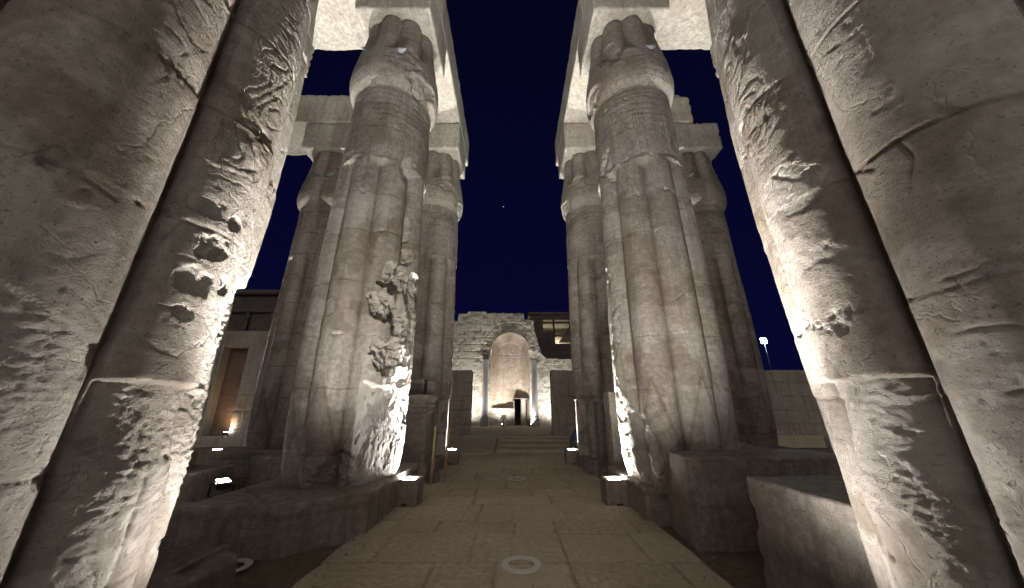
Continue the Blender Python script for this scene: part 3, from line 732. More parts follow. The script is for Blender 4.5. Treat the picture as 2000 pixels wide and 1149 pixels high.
# altar pedestal with moulded cap between the left columns
ped = empty('pedestal', (-2.42, 9.35, 0)); tag(ped, 'grey altar pedestal with a moulded cap standing between second and third left column', 'pedestal')
def sq_lathe(name, prof, mat, parent, sx=1.0, sy=1.0, corner=0.18, seg=64, seed=0):
    th = np.linspace(0, 2 * np.pi, seg, endpoint=False); n = 4 / corner * 0.35
    rr = (np.abs(np.cos(th)) ** n + np.abs(np.sin(th)) ** n) ** (-1 / n)
    V = []; 
    for (r, z) in prof:
        V.append(np.stack([rr * np.cos(th) * r * sx, rr * np.sin(th) * r * sy, np.full(seg, z)], -1))
    V = np.stack(V, 1).reshape(-1, 3); V = V + (fbm(V * 6, seed, 3) * 0.008)[:, None]
    me = np_mesh(name, V, grid_quads(seg, len(prof), wrap=True), True); return link(name, me, mat, parent)
def dense(prof, k=5):
    out = []
    for (a, b) in zip(prof[:-1], prof[1:]):
        for i in range(k): t = i / k; out.append((a[0] * (1 - t) + b[0] * t, a[1] * (1 - t) + b[1] * t))
    return out + [prof[-1]]
sq_lathe('foot', dense([(.43, -.05), (.43, .20), (.40, .25), (.36, .32), (.33, .36)]), M['box'], ped, seed=3)
sq_lathe('die', dense([(.33, .355), (.32, 1.0), (.315, 1.50)], 10), M['box'], ped, seed=4)
sq_lathe('cap', dense([(.32, 1.495), (.345, 1.52), (.345, 1.56), (.325, 1.60), (.37, 1.66), (.37, 1.72), (.35, 1.74), (.42, 1.84), (.43, 1.93), (.40, 1.94), (.001, 1.942)]), M['box'], ped, seed=5)

# ------------------------------------------------------------------ lamp boxes along the aisle
def lamp_box(x, y, label, energy=260, tilt=0.0, extra_spread=0, w=0.43, h=0.41, rz=0.0, grp='stone lamp boxes along the aisle', aim=None, size=110, beam=3200, fill_aim=None):
    r = empty('lamp_box', (x, y, 0), rz); tag(r, label, 'lamp box', grp)
    # housing: open top, thick walls, notch at the foot
    bm = bmesh.new(); hw = w / 2; t = 0.055
    def ring(a, z): return [bm.verts.new((sx * a, sy * a, z)) for sx, sy in ((-1, -1), (1, -1), (1, 1), (-1, 1))]
    r0, r1, r2, r3, r4 = ring(hw, -.02), ring(hw, h - .012), ring(hw - .012, h), ring(hw - t, h - .002), ring(hw - t, h - 0.09)
    for a, b in ((r0, r1), (r1, r2), (r2, r3), (r3, r4)):
        for k in range(4): bm.faces.new((a[k], a[(k + 1) % 4], b[(k + 1) % 4], b[k]))
    bm.faces.new(r4); bmesh.ops.recalc_face_normals(bm, faces=bm.faces)
    bm_mesh('housing', bm, M['box'], r)
    bm = bmesh.new(); bmesh.ops.create_cube(bm, size=1, matrix=Matrix.Translation((0, -hw - .001, .03)) @ Matrix.Diagonal((.10, .012, .035, 1)))
    bm_mesh('drain_notch', bm, M['metal'], r)
    bm = bmesh.new(); bmesh.ops.create_circle(bm, cap_ends=True, segments=28, radius=0.115)
    for v in bm.verts: v.co.y *= 0.8
    e = bmesh.ops.extrude_face_region(bm, geom=bm.faces[:]); 
    for g in e['geom']:
        if isinstance(g, bmesh.types.BMVert): g.co.z += 0.035
    g = bm_mesh('lamp_glass', bm, M['lamp'], r); g.location = (0, 0, h - 0.03)
    l = bpy.data.lights.new('lamp_light', 'SPOT'); l.energy = energy; l.spot_size = R_(size); l.spot_blend = 0.9; l.shadow_soft_size = 0.06; l.color = LAMP_COL
    lo = bpy.data.objects.new('lamp_light', l); COL.objects.link(lo); lo.parent = r
    lo.location = (0, 0, h + 0.03); s = 1 if x > 0 else -1
    if fill_aim:
        l3 = bpy.data.lights.new('added_fill', 'SPOT'); l3.energy = 900; l3.spot_size = R_(88); l3.spot_blend = .9; l3.shadow_soft_size = 0.08; l3.color = LAMP_COL  # extra fill spot added at the box to brighten the second columns
        lo3 = bpy.data.objects.new('added_fill', l3); COL.objects.link(lo3); lo3.parent = r; lo3.location = (0, .03, h + .04)
        lo3.rotation_mode = 'QUATERNION'; lo3.rotation_quaternion = (Vector(fill_aim) - Vector((x, y, h))).to_track_quat('-Z', 'Y')
    l2 = bpy.data.lights.new('lamp_beam', 'SPOT'); l2.energy = beam; l2.spot_size = R_(60); l2.spot_blend = 1.0; l2.shadow_soft_size = 0.06; l2.color = LAMP_COL
    lo2 = bpy.data.objects.new('lamp_beam', l2); COL.objects.link(lo2); lo2.parent = r; lo2.location = (0, 0, h + .03)
    lo2.rotation_mode = 'QUATERNION'; lo2.rotation_quaternion = Vector((s * .9, -.4, 10)).to_track_quat('-Z', 'Y')
    a = Vector((aim[0] - x, aim[1] - y, aim[2] - h)) if aim else Vector((0, 0, 1))
    lo.rotation_mode = 'QUATERNION'; lo.rotation_quaternion = a.to_track_quat('-Z', 'Y')
    return r
EL = 270
for s, n in ((-1, 'left'), (1, 'right')):
    lamp_box(s * 1.86, 6.98, 'glaring lamp box ' + ('at the foot of the broken second left column' if s < 0 else 'below the second right column, beside the tall plinth'), EL, aim=(s * 2.82, 6.3, 3.6), size=148)
    lamp_box(s * 1.86, 11.62, 'far lamp box on the ' + ('left, partly behind the thin timber stake' if s < 0 else 'right in front of the crouching visitor'), EL, aim=(s * 2.82, 10.9, 3.6), size=140)
    lamp_box(s * 1.36, 2.72, 'lamp box just below the picture at the foot of the huge %s column' % n, 205, aim=(s * 2.5, 2.1, 3.4), size=130, beam=1900, fill_aim=(s * 2.2, 7.0, 6.0))
    lamp_box(s * 1.86, -2.2, 'lamp box behind the viewer on the %s' % n, 40, aim=(s * 2.0, -1.5, 6), beam=300)
    lamp_box(s * 1.86, -6.8, 'farthest lamp box behind the viewer on the %s' % n, 250, aim=(s * 1.6, -2, 6), beam=200)

# bare floodlights on the ground left of the aisle
def ground_flood(x, y, z, label, energy, aim, size=0.30, col=LAMP_COL, mat='lamp', grp='bare floodlights on the ground', spot=130):
    r = empty('floodlight', (x, y, z)); tag(r, label, 'floodlight', grp)
    a = Vector(aim) - Vector((x, y, z)); q = a.to_track_quat('Z', 'Y')
    bm = bmesh.new(); bmesh.ops.create_cube(bm, size=1, matrix=Matrix.Diagonal((size, size * .55, size * .3, 1)))
    bmesh.ops.bevel(bm, geom=bm.edges[:], offset=size * .05, segments=2, affect='EDGES')
    h = bm_mesh('housing', bm, M['metal'], r); h.rotation_mode = 'QUATERNION'; h.rotation_quaternion = q; h.location = (0, 0, .12)
    bm = bmesh.new(); bmesh.ops.create_cube(bm, size=1, matrix=Matrix.Translation((0, 0, size * .16)) @ Matrix.Diagonal((size * .88, size * .44, size * .04, 1)))
    g = bm_mesh('lamp_glass', bm, M[mat], h)
    bm = bmesh.new()
    for sx in (-1, 1): bmesh.ops.create_cube(bm, size=1, matrix=Matrix.Translation((sx * size * .53, 0, .04)) @ Matrix.Diagonal((.012, .04, .20, 1)))
    bmesh.ops.create_cube(bm, size=1, matrix=Matrix.Translation((0, 0, -.06)) @ Matrix.Diagonal((size * 1.08, .04, .012, 1)))
    bm_mesh('bracket', bm, M['metal'], r)
    l = bpy.data.lights.new('flood_light', 'SPOT'); l.energy = energy; l.spot_size = R_(spot); l.spot_blend = .9; l.shadow_soft_size = .06; l.color = col
    lo = bpy.data.objects.new('flood_light', l); COL.objects.link(lo); lo.parent = r
    d = a.normalized(); lo.location = Vector((0, 0, .12)) + d * size * .3
    lo.rotation_mode = 'QUATERNION'; lo.rotation_quaternion = a.to_track_quat('-Z', 'Y')
    return r
ground_flood(-4.75, 6.35, 0.30, 'bare floodlight glaring on the ground left of the second left plinth', 2800, (-4.9, 6.2, 11), 0.36, spot=48)
ground_flood(4.9, 6.5, 0.05, 'bare floodlight hidden behind the blocks right of the second right plinth', 2800, (4.9, 6.4, 11), 0.26, spot=48)
ground_flood(-4.9, 11.3, 0.05, 'bare floodlight hidden between the third left column and the outer one', 3600, (-4.9, 11, 11), 0.26, spot=95)
ground_flood(4.9, 11.3, 0.05, 'bare floodlight hidden between the third right column and the outer one', 3200, (4.9, 11, 11), 0.26, spot=95)
ground_flood(-13.0, 16.85, .42, 'small floodlight at the foot of the tall brown recess far left', 70, (-13.1, 17.5, 1.6), 0.22, col=(1.0, .66, .36))
ground_flood(-8.85, 11.3, .28, 'small lamp on the ground in front of the tall recess at far left', 2200, (-8.8, 11.2, 11), 0.24, spot=95)

# ------------------------------------------------------------------ timber stakes
for (xx, yy, hgt, lean, lab) in ((-1.80, 8.57, 1.22, .0, 'nearer timber stake standing on the paving beside the pedestal'), (-1.69, 9.6, 1.16, .03, 'farther timber stake standing in front of the far left lamp box')):
    bm = bmesh.new(); bmesh.ops.create_cone(bm, cap_ends=True, segments=10, radius1=.030, radius2=.026, depth=hgt, matrix=Matrix.Translation((0, 0, hgt / 2)))
    o = bm_mesh('timber_stake', bm, M['wood'], None, True); o.location = (xx, yy, -.01); o.rotation_euler = (0, lean + .02, 0)
    tag(o, lab, 'stake', 'timber stakes left of the aisle')

# ------------------------------------------------------------------ tour navigation rings, an overlay modelled as flat rings
for (xx, yy, lab, zz_) in ((0.10, 4.44, 'nearest pale tour-navigation ring overlaid on the paving in the middle of the aisle', .012), (0.12, 9.2, 'small far tour-navigation ring overlaid on the paving between the lamp boxes', .014),
                          (-3.02, 4.40, 'tour-navigation ring half hidden behind the dark block at lower left', .0)):
    n = 64; th = np.linspace(0, 2 * np.pi, n, endpoint=False); V = []
    for (r, z) in ((.145, -.01), (.145, .004), (.215, .004), (.215, -.01)): V.append(np.stack([r * np.cos(th), r * np.sin(th), np.full(n, z)], -1))
    V = np.stack(V, 1).reshape(-1, 3)
    o = link('ring_marker', np_mesh('ring_marker', V, grid_quads(n, 4, wrap=True, flip=True), False), M['ring']); o.location = (xx, yy, zz_)
    tag(o, lab, 'ring', 'tour-navigation rings overlaid on the ground')

# ------------------------------------------------------------------ gravel along the blocks
rs = np.random.RandomState(4); V = []; Q = []
bmi = bmesh.new(); bmesh.ops.create_icosphere(bmi, subdivisions=1, radius=1); iv = np.array([v.co[:] for v in bmi.verts]); it = np.array([[v.index for v in f.verts] for f in bmi.faces]); bmi.free()
cnt = 0
for k in range(1500):
    s = rs.choice([-1, 1]); t = rs.uniform(); yy = 2.2 + 9 * t ** 1.3; xx = s * (2.12 + abs(rs.normal(0, .22)) - (0.3 if rs.uniform() < .3 else 0))
    if rs.uniform() < .12: xx = rs.uniform(-2, 2)
    sz = rs.uniform(.004, .012) * (1.8 if rs.uniform() < .06 else 1)
    V.append(iv * rs.uniform(.6, 1.2, (len(iv), 1)) * (sz, sz * rs.uniform(.6, 1), sz * .6) + (xx, yy, (.004 if abs(xx) < 2.05 else -.03)))
    Q.append(it + cnt); cnt += len(iv)
tag(link('gravel', np_mesh('gravel', np.concatenate(V), np.concatenate(Q), False), M['box']), 'scattered small stones and grit along the edges of the paving', kind='stuff')

# ------------------------------------------------------------------ court wall (low wall with the opening) at Y = 17
def low_wall(x0, x1, label, seed, ztop=3.38, drop=None):
    o = stone_box('court_wall', (x0, 17.0, 0.3), (x1, 17.55, ztop), M['col'], None, r=.03, amp=.015, res=.045, seed=seed, chip=.08, courses=(.62, 1.5)); tag(o, label, 'wall', 'walls closing the hall'); return o
low_wall(-7.6, -1.93, 'dark stone wall on the left of the opening before the niche', 100)
low_wall(1.87, 16, 'stone wall on the right of the opening, behind the crouching visitor', 101)

# ------------------------------------------------------------------ niche wall at Y = 26
NX = -0.12; YW = 26.0
xs = np.arange(-9.5, 9.5, 0.035); zs = np.concatenate([np.arange(0.4, 8.9, 0.035)])
X, Z = np.meshgrid(xs, zs, indexing='ij'); q = np.stack([X.ravel(), np.zeros(X.size), Z.ravel()], -1)
sx = X - NX; ZS, RN = 5.72, 1.38
def px2wall(u, v, Y=YW):
    d = ray(u, v); t = Y / d[1]; return d[0] * t, CAM_H + d[2] * t
top_pts = [px2wall(*p) for p in ((700, 640), (870, 640), (884, 629), (893, 627), (894, 613), (912, 613), (913, 609), (949, 609), (950, 612), (1022, 612), (1023, 625), (1041, 626), (1042, 645), (1048, 662), (1056, 690), (1066, 700), (1130, 702), (1300, 702))]
tp = np.interp(xs, [a for a, b in top_pts], [b for a, b in top_pts]) + 0.05 * np.clip(perlin(np.stack([xs * 2, xs * 0, xs * 0], -1), 3), -1, 1)
depth = np.sqrt(np.clip(RN ** 2 - sx ** 2 - np.clip(Z - ZS, 0, 9) ** 2, 0, 9)) * 0.30
zbot = px2wall(960, 797)[1]
inn = (depth > 0) & (Z > zbot)
depth = np.where(inn, depth + 0.06, 0)
# pedestal-like block zone under the niche
und = (np.abs(sx) < RN) & (Z <= zbot); 
# masonry courses
rs = np.random.RandomState(31); ch = 0.52
row = np.floor((Z + .12 * 0) / ch); offx = (np.mod(row * 0.618, 1)) * 1.3
bx = np.mod(X + offx, 1.3) / 1.3; dzj = np.abs(np.mod(Z, ch) - 0) ; dzj = np.minimum(np.mod(Z, ch), ch - np.mod(Z, ch)); dxj = np.minimum(bx, 1 - bx) * 1.3
jo = np.maximum(np.exp(-(dzj / .02) ** 2), np.exp(-(dxj / .02) ** 2))
pl = fbm(q * 0.55, 33, 4).reshape(X.shape)           # surviving plaster
rag = fbm(q * 2.6, 34, 5).reshape(X.shape); chips = sst(0.15, 0.32, rag)
front = YW + depth + 0.02 * fbm(q * 1.5, 35, 3).reshape(X.shape) + (jo * 0.035 * (pl < 0.15) + chips * 0.014 * (1 + .6 * (pl < 0))) * (~inn) + 0.006 * rag
gout = np.exp(-((np.abs(sx) - 1.9) / .45) ** 2) * np.exp(-((Z - 5.3) / 1.0) ** 2)
front = front + gout * 0.09 * (0.6 + rag)
# relief arch line within the niche head
rr = np.sqrt(sx ** 2 + (Z - ZS + .2) ** 2)
front = front + inn * (0.02 * np.exp(-((rr - .85) / .05) ** 2) * (Z > ZS - .2) + .02 * np.exp(-((Z - ZS + .25) / .03) ** 2))
# voussoirs around the arch
ra = np.sqrt(sx ** 2 + (Z - ZS) ** 2); ang = np.arctan2(Z - ZS, sx)
vj = np.exp(-(np.abs(np.mod(ang / .42, 1) - .5) * .42 * ra / .03) ** 2) * (ra > RN + .02) * (ra < RN + .8) * (Z > ZS)
front = front + 0.05 * vj + .05 * np.exp(-((ra - RN - .8) / .03) ** 2) * (Z > ZS)
keep = np.ones((len(xs) - 1, len(zs) - 1), bool)
xm = (xs[1:] + xs[:-1]) / 2; zm = (zs[1:] + zs[:-1]) / 2
keep &= zm[None, :] < ((tp[1:] + tp[:-1]) / 2)[:, None]
d0, d1 = px2wall(1004, 780)[0], px2wall(1028, 780)[0]; dz1 = px2wall(1010, 779)[1]
keep &= ~((xm[:, None] > d0) & (xm[:, None] < d1) & (zm[None, :] < dz1))
wr = empty('niche_wall', (0, 0, 0)); tag(wr, 'tall crumbling lit wall with a rounded niche at the far end of the aisle', 'wall')
# wall without the niche area, and the niche as its own part
inK = (np.abs(xm[:, None] - NX) < RN + .02) & (zm[None, :] > zbot) & (((zm[None, :] < ZS)) | ((xm[:, None] - NX) ** 2 + (zm[None, :] - ZS) ** 2 < (RN + .02) ** 2))
att = {'wear': np.clip(chips * .8 + jo * .4, 0, 1) * (~inn), 'soil_shade': np.clip(gout * .25 + .15 * (rag > .3), 0, .5) * (~inn)}
masked_wall('masonry', xs, zs, keep & ~inK, front, YW + 1.5, M['wall'], wr, att)
masked_wall('niche', xs, zs, keep & inK, front, YW + 1.499, M['niche'], wr, {'wear': .3 * chips * inn, 'soil_shade': X * 0})
# moulded rim of the niche
V = []; nseg = 90; ths = np.concatenate([[0] * 12, np.linspace(0, np.pi, 60), [np.pi] * 12]); zst = np.concatenate([np.linspace(zbot + .9, ZS, 12), np.full(60, ZS), np.linspace(ZS, zbot, 12)])
for (dr, dy_) in ((0.0, .05), (0.0, -.05), (.10, -.07), (.12, .05)):
    V.append(np.stack([NX + (RN + dr) * np.cos(ths), np.full(len(ths), YW + dy_), zst + (RN + dr) * np.sin(ths)], -1))
V = np.stack(V, 1).reshape(-1, 3)
link('niche_rim', np_mesh('niche_rim', V, grid_quads(len(ths), 4), True), M['niche'], wr)
# dark block wall right under the niche, and the door jambs
block((NX - .35, 25.93, .4), (NX + .32, 25.985, zbot - .01), 'dark squared block below the niche, left of the dark doorway', 120, g='masonry below the niche', mat='base')
dr = empty('doorway', (0, 0, 0)); tag(dr, 'narrow dark doorway under the right corner of the niche', 'doorway')
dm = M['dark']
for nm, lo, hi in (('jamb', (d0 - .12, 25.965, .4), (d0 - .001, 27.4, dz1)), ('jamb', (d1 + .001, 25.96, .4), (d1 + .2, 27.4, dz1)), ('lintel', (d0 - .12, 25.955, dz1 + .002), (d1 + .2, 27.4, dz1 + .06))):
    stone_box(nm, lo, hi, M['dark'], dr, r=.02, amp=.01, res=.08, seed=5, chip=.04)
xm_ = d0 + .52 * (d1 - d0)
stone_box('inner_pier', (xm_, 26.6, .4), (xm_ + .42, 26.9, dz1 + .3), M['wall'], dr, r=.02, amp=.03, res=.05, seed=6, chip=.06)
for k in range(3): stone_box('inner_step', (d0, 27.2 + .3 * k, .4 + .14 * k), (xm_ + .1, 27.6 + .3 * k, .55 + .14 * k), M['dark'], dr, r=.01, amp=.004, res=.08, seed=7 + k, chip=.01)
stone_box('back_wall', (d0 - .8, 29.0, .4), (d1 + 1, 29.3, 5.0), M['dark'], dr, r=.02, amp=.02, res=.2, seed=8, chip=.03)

# niche columns: fluted-less granite shafts, bell-and-leaf capitals
def niche_column(x, label, seed, broken=False):
    r = empty('granite_column', (x, 25.15, .43)); tag(r, label, 'column', 'granite columns flanking the niche')
    sq_lathe('plinth_block', dense([(.30, -.02), (.30, .30), (.28, .32), (.001, .322)], 4), M['granite'], r, seed=seed)
    lathe('base', [(.27, .32), (.30, .36), (.30, .42), (.26, .47), (.24, .50), (.27, .54), (.27, .58), (.235, .62), (.22, .66)], 32, M['granite'], r)
    lathe('shaft', [(.22, .655), (.215, 1.5), (.205, 2.5), (.19, 3.6), (.178, 4.45), (.20, 4.50), (.20, 4.54), (.18, 4.56)], 32, M['granite'], r)
    def leaf(T, R, Z):
        k = np.clip((Z - 4.56) / .55, 0, 1); out = R + .05 * np.maximum(0, np.sin(T * 8)) * np.exp(-((k - .42) / .14) ** 2) + .07 * np.maximum(0, np.sin(T * 8 + np.pi)) * np.exp(-((k - .8) / .13) ** 2)
        p = np.stack([np.cos(T) * 3, np.sin(T) * 3, Z * 3], -1).reshape(-1, 3)
        return out + (.05 if broken else .025) * fbm(p * 2.5, seed, 3).reshape(T.shape)
    lathe('capital', dense([(.18, 4.555), (.19, 4.65), (.205, 4.8), (.23, 4.95), (.29, 5.1), (.31, 5.12)], 6), 64, M['dark'] if broken else M['wall'], r, fn=leaf)
    sq_lathe('abacus', dense([(.001, 5.115), (.29, 5.116), (.31, 5.2), (.001, 5.205)], 3), M['dark'] if broken else M['wall'], r, seed=seed)
x1 = (946 - CX) / FPX * (25.15 * math.cos(PITCH)); x2 = (1044 - CX) / FPX * (25.15 * math.cos(PITCH))
niche_column(x1, 'grey granite column on the left of the niche with a dark broken capital', 3, True)
niche_column(x2, 'speckled granite column on the right of the niche with a pale leafy capital', 4)
sg = empty('sign', (px2wall(983, 817, 24.5)[0], 24.5, .43)); tag(sg, 'small pale information board on a short stand in front of the niche wall', 'sign')
for nm, lo, hi, m_ in (('panel', (-.17, -.012, .38), (.17, .012, .76), 'sign'), ('post', (-.025, .014, 0), (.025, .04, .55), 'metal'), ('foot', (-.12, -.08, -.01), (.12, .12, .03), 'metal')):
    bm = bmesh.new(); bmesh.ops.create_cube(bm, size=1); 
    for v in bm.verts: v.co = Vector([(lo[i] + hi[i]) / 2 + v.co[i] * (hi[i] - lo[i]) for i in range(3)])
    bmesh.ops.bevel(bm, geom=bm.edges[:], offset=.004, segments=1, affect='EDGES'); o = bm_mesh(nm, bm, M[m_], sg)
    if nm == 'panel': o.rotation_euler = (R_(-14), 0, 0); o.location = (0, .0, .02)
tg = 'floodlights at the foot of the niche wall'
ground_flood(-3.4, 24.4, .47, 'floodlight on the court floor facing the niche wall, left of the granite columns', 820, (-3.2, 26.4, 4), .2, grp=tg)
ground_flood(3.15, 24.4, .47, 'floodlight on the court floor facing the niche wall, right of the granite columns', 820, (2.95, 26.4, 4), .2, grp=tg)
ground_flood(-.66, 24.75, .47, 'small floodlight on the court floor behind the information board', 600, (-.55, 26.3, 4.6), .12, grp=tg)
ground_flood(1.25, 24.7, .47, 'small floodlight on the court floor beside the right granite column', 420, (.8, 26.4, 4.8), .10, grp=tg)

# ------------------------------------------------------------------ dark building behind, upper right, with lit room openings
YD = 29.5
def pw(u, v, Y=YD): return px2wall(u, v, Y)
xa, xb = pw(1035, 650)[0], pw(1300, 650)[0]
xs = np.arange(xa, xb, .07); zs = np.arange(.4, pw(1080, 616)[1], .07)
X, Z = np.meshgrid(xs, zs, indexing='ij'); q = np.stack([X.ravel(), X.ravel() * 0, Z.ravel()], -1)
keep = np.ones((len(xs) - 1, len(zs) - 1), bool); xm = xs[:-1] + .035; zm = zs[:-1] + .035
for (u0, v0, u1, v1) in ((1060, 625, 1080, 646), (1082, 625, 1113, 671), (1116, 625, 1160, 671)):
    a, b = pw(u0, v1); c, d = pw(u1, v0); keep &= ~((xm[:, None] > a) & (xm[:, None] < c) & (zm[None] > b) & (zm[None] < d))
jo = np.maximum(np.exp(-(np.minimum(np.mod(Z, .9), .9 - np.mod(Z, .9)) / .04) ** 2), np.exp(-(np.minimum(np.mod(X + np.floor(Z / .9) * .8, 1.9), 1.9 - np.mod(X + np.floor(Z / .9) * .8, 1.9)) / .04) ** 2))
bd = empty('rear_building', (0, 0, 0)); tag(bd, 'dark building behind the niche wall at upper right with openings into a lit room', 'building')
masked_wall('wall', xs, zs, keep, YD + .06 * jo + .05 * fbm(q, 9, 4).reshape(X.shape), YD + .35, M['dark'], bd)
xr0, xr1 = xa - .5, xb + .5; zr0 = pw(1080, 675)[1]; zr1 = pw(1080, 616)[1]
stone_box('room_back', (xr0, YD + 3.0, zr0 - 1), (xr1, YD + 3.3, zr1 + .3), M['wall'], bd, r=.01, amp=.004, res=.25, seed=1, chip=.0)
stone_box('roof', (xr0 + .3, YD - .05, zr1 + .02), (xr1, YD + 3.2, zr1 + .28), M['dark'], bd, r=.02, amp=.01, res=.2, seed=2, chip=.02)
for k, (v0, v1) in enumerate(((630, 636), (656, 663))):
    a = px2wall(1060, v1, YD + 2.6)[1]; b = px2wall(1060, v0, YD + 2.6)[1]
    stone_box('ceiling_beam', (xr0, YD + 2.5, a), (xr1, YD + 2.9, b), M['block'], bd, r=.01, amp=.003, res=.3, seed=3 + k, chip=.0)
# sloping underside of a stair inside the room
p0 = px2wall(1089, 671, YD + 1.5); p1 = px2wall(1116, 630, YD + 1.5); p2 = px2wall(1180, 630, YD + 1.5); p3 = px2wall(1180, 671, YD + 1.5)
bm = bmesh.new(); vs = [[bm.verts.new((a, YD + yy, b)) for a, b in (p0, p3, p2, p1)] for yy in (1.2, 1.6)]
bm.faces.new(vs[0]); bm.faces.new(vs[1][::-1])
for k in range(4): bm.faces.new((vs[0][k], vs[0][(k + 1) % 4], vs[1][(k + 1) % 4], vs[1][k]))
bmesh.ops.recalc_face_normals(bm, faces=bm.faces); bm_mesh('stair_side', bm, M['block'], bd)
for (u0, v0, u1, v1) in ((1080.2, 622, 1081.8, 672), (1113, 622, 1116, 672), (1082, 650, 1113, 651)):
    a, b = pw(u0, v1); c, d = pw(u1, v0); stone_box('window_bar', (a, YD + .1, b), (c, YD + .2, d), M['metal'], bd, r=.005, amp=0, res=.3, seed=1, chip=0)
rl = bpy.data.lights.new('room_light', 'POINT'); rl.energy = 420; rl.color = (1, .88, .66); rl.shadow_soft_size = .15
ro = bpy.data.objects.new('room_light', rl); COL.objects.link(ro); ro.location = (pw(1100, 640)[0] - 1.0, YD + 1.6, zr0 - .2); ro.parent = bd

# ------------------------------------------------------------------ far left: pale wall with tall recess, dark building above
YL = 17.0
a0, zt = px2wall(300, 645, YL); a1 = px2wall(640, 645, YL)[0]
xs = np.arange(a0, a1, .05); zs = np.arange(-.1, zt, .05); X, Z = np.meshgrid(xs, zs, indexing='ij'); q = np.stack([X.ravel(), X.ravel() * 0, Z.ravel()], -1)
b0 = px2wall(430, 700, YL)[0]; b1, zd_ = px2wall(486, 677, YL)
rec = (X > b0) & (X < b1) & (Z < zd_) & (Z > .35)
jo = np.maximum(np.exp(-(np.minimum(np.mod(Z, .75), .75 - np.mod(Z, .75)) / .03) ** 2), np.exp(-(np.minimum(np.mod(X + np.floor(Z / .75) * .6, 1.5), 1.5 - np.mod(X + np.floor(Z / .75) * .6, 1.5)) / .03) ** 2))
yf = YL + rec * .02 + jo * .02 + .03 * fbm(q * 1.2, 4, 4).reshape(X.shape)
lw = empty('side_wall', (0, 0, 0)); tag(lw, 'pale block wall with a tall dark recess at far left between the columns', 'wall')
kr = rec[:-1, :-1] & rec[1:, 1:]
masked_wall('masonry', xs, zs, ~kr, yf, YL + .9, M['col_far'], lw)
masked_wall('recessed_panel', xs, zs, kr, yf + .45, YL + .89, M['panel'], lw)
bz = px2wall(500, 568, 22)[1]
hb = empty('side_building', (0, 0, 0)); tag(hb, 'dark building with a flat ledge rising behind the far left wall', 'building')
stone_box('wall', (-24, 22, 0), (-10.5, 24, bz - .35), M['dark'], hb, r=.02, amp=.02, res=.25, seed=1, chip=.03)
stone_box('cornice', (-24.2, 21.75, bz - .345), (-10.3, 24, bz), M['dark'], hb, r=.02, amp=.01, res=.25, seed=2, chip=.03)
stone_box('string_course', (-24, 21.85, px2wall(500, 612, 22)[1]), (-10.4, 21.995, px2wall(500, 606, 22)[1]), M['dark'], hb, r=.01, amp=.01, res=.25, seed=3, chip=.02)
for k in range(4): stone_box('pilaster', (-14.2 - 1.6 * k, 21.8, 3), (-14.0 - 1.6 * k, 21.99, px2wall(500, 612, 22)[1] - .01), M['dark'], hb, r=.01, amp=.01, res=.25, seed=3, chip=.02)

# ------------------------------------------------------------------ distant floodlight on its mast at right
d = ray(1491, 665); t = 34 / d[1]; fx, fy, fzz = d[0] * t, 34, CAM_H + d[2] * t
ms = empty('flood_mast', (fx, fy, -.05)); tag(ms, 'cold white floodlight on a tall thin mast in the night sky at right', 'floodlight')
bm = bmesh.new(); bmesh.ops.create_cone(bm, cap_ends=True, segments=12, radius1=.05, radius2=.03, depth=fzz - .15, matrix=Matrix.Translation((0, 0, (fzz - .15) / 2))); bm_mesh('mast', bm, M['metal'], ms, True)
bm = bmesh.new(); bmesh.ops.create_cube(bm, size=1, matrix=Matrix.Translation((0, .14, fzz)) @ Matrix.Diagonal((.66, .2, .6, 1))); bmesh.ops.bevel(bm, geom=bm.edges[:], offset=.03, segments=2, affect='EDGES'); bm_mesh('housing', bm, M['metal'], ms)
bm = bmesh.new(); bmesh.ops.create_cube(bm, size=1, matrix=Matrix.Translation((0, .02, fzz)) @ Matrix.Diagonal((.54, .03, .48, 1))); bm_mesh('lamp_glass', bm, M['lampcool'], ms)
l = bpy.data.lights.new('mast_light', 'SPOT'); l.energy = 1600; l.spot_size = R_(70); l.spot_blend = .6; l.color = (.72, .92, 1.0); l.shadow_soft_size = .3
lo = bpy.data.objects.new('mast_light', l); COL.objects.link(lo); lo.parent = ms; lo.location = (0, -.15, fzz)
lo.rotation_mode = 'QUATERNION'; lo.rotation_quaternion = (Vector((-2, 9, 10)) - Vector((fx, fy, fzz))).to_track_quat('-Z', 'Y')

# one star
d = ray(982, 403); d = d / np.linalg.norm(d) * 900
bm = bmesh.new(); bmesh.ops.create_icosphere(bm, subdivisions=1, radius=.55); o = bm_mesh('star', bm, glow_mat('star_light', (.7, .8, 1), 3.0), None); o.location = d; tag(o, kind='structure')

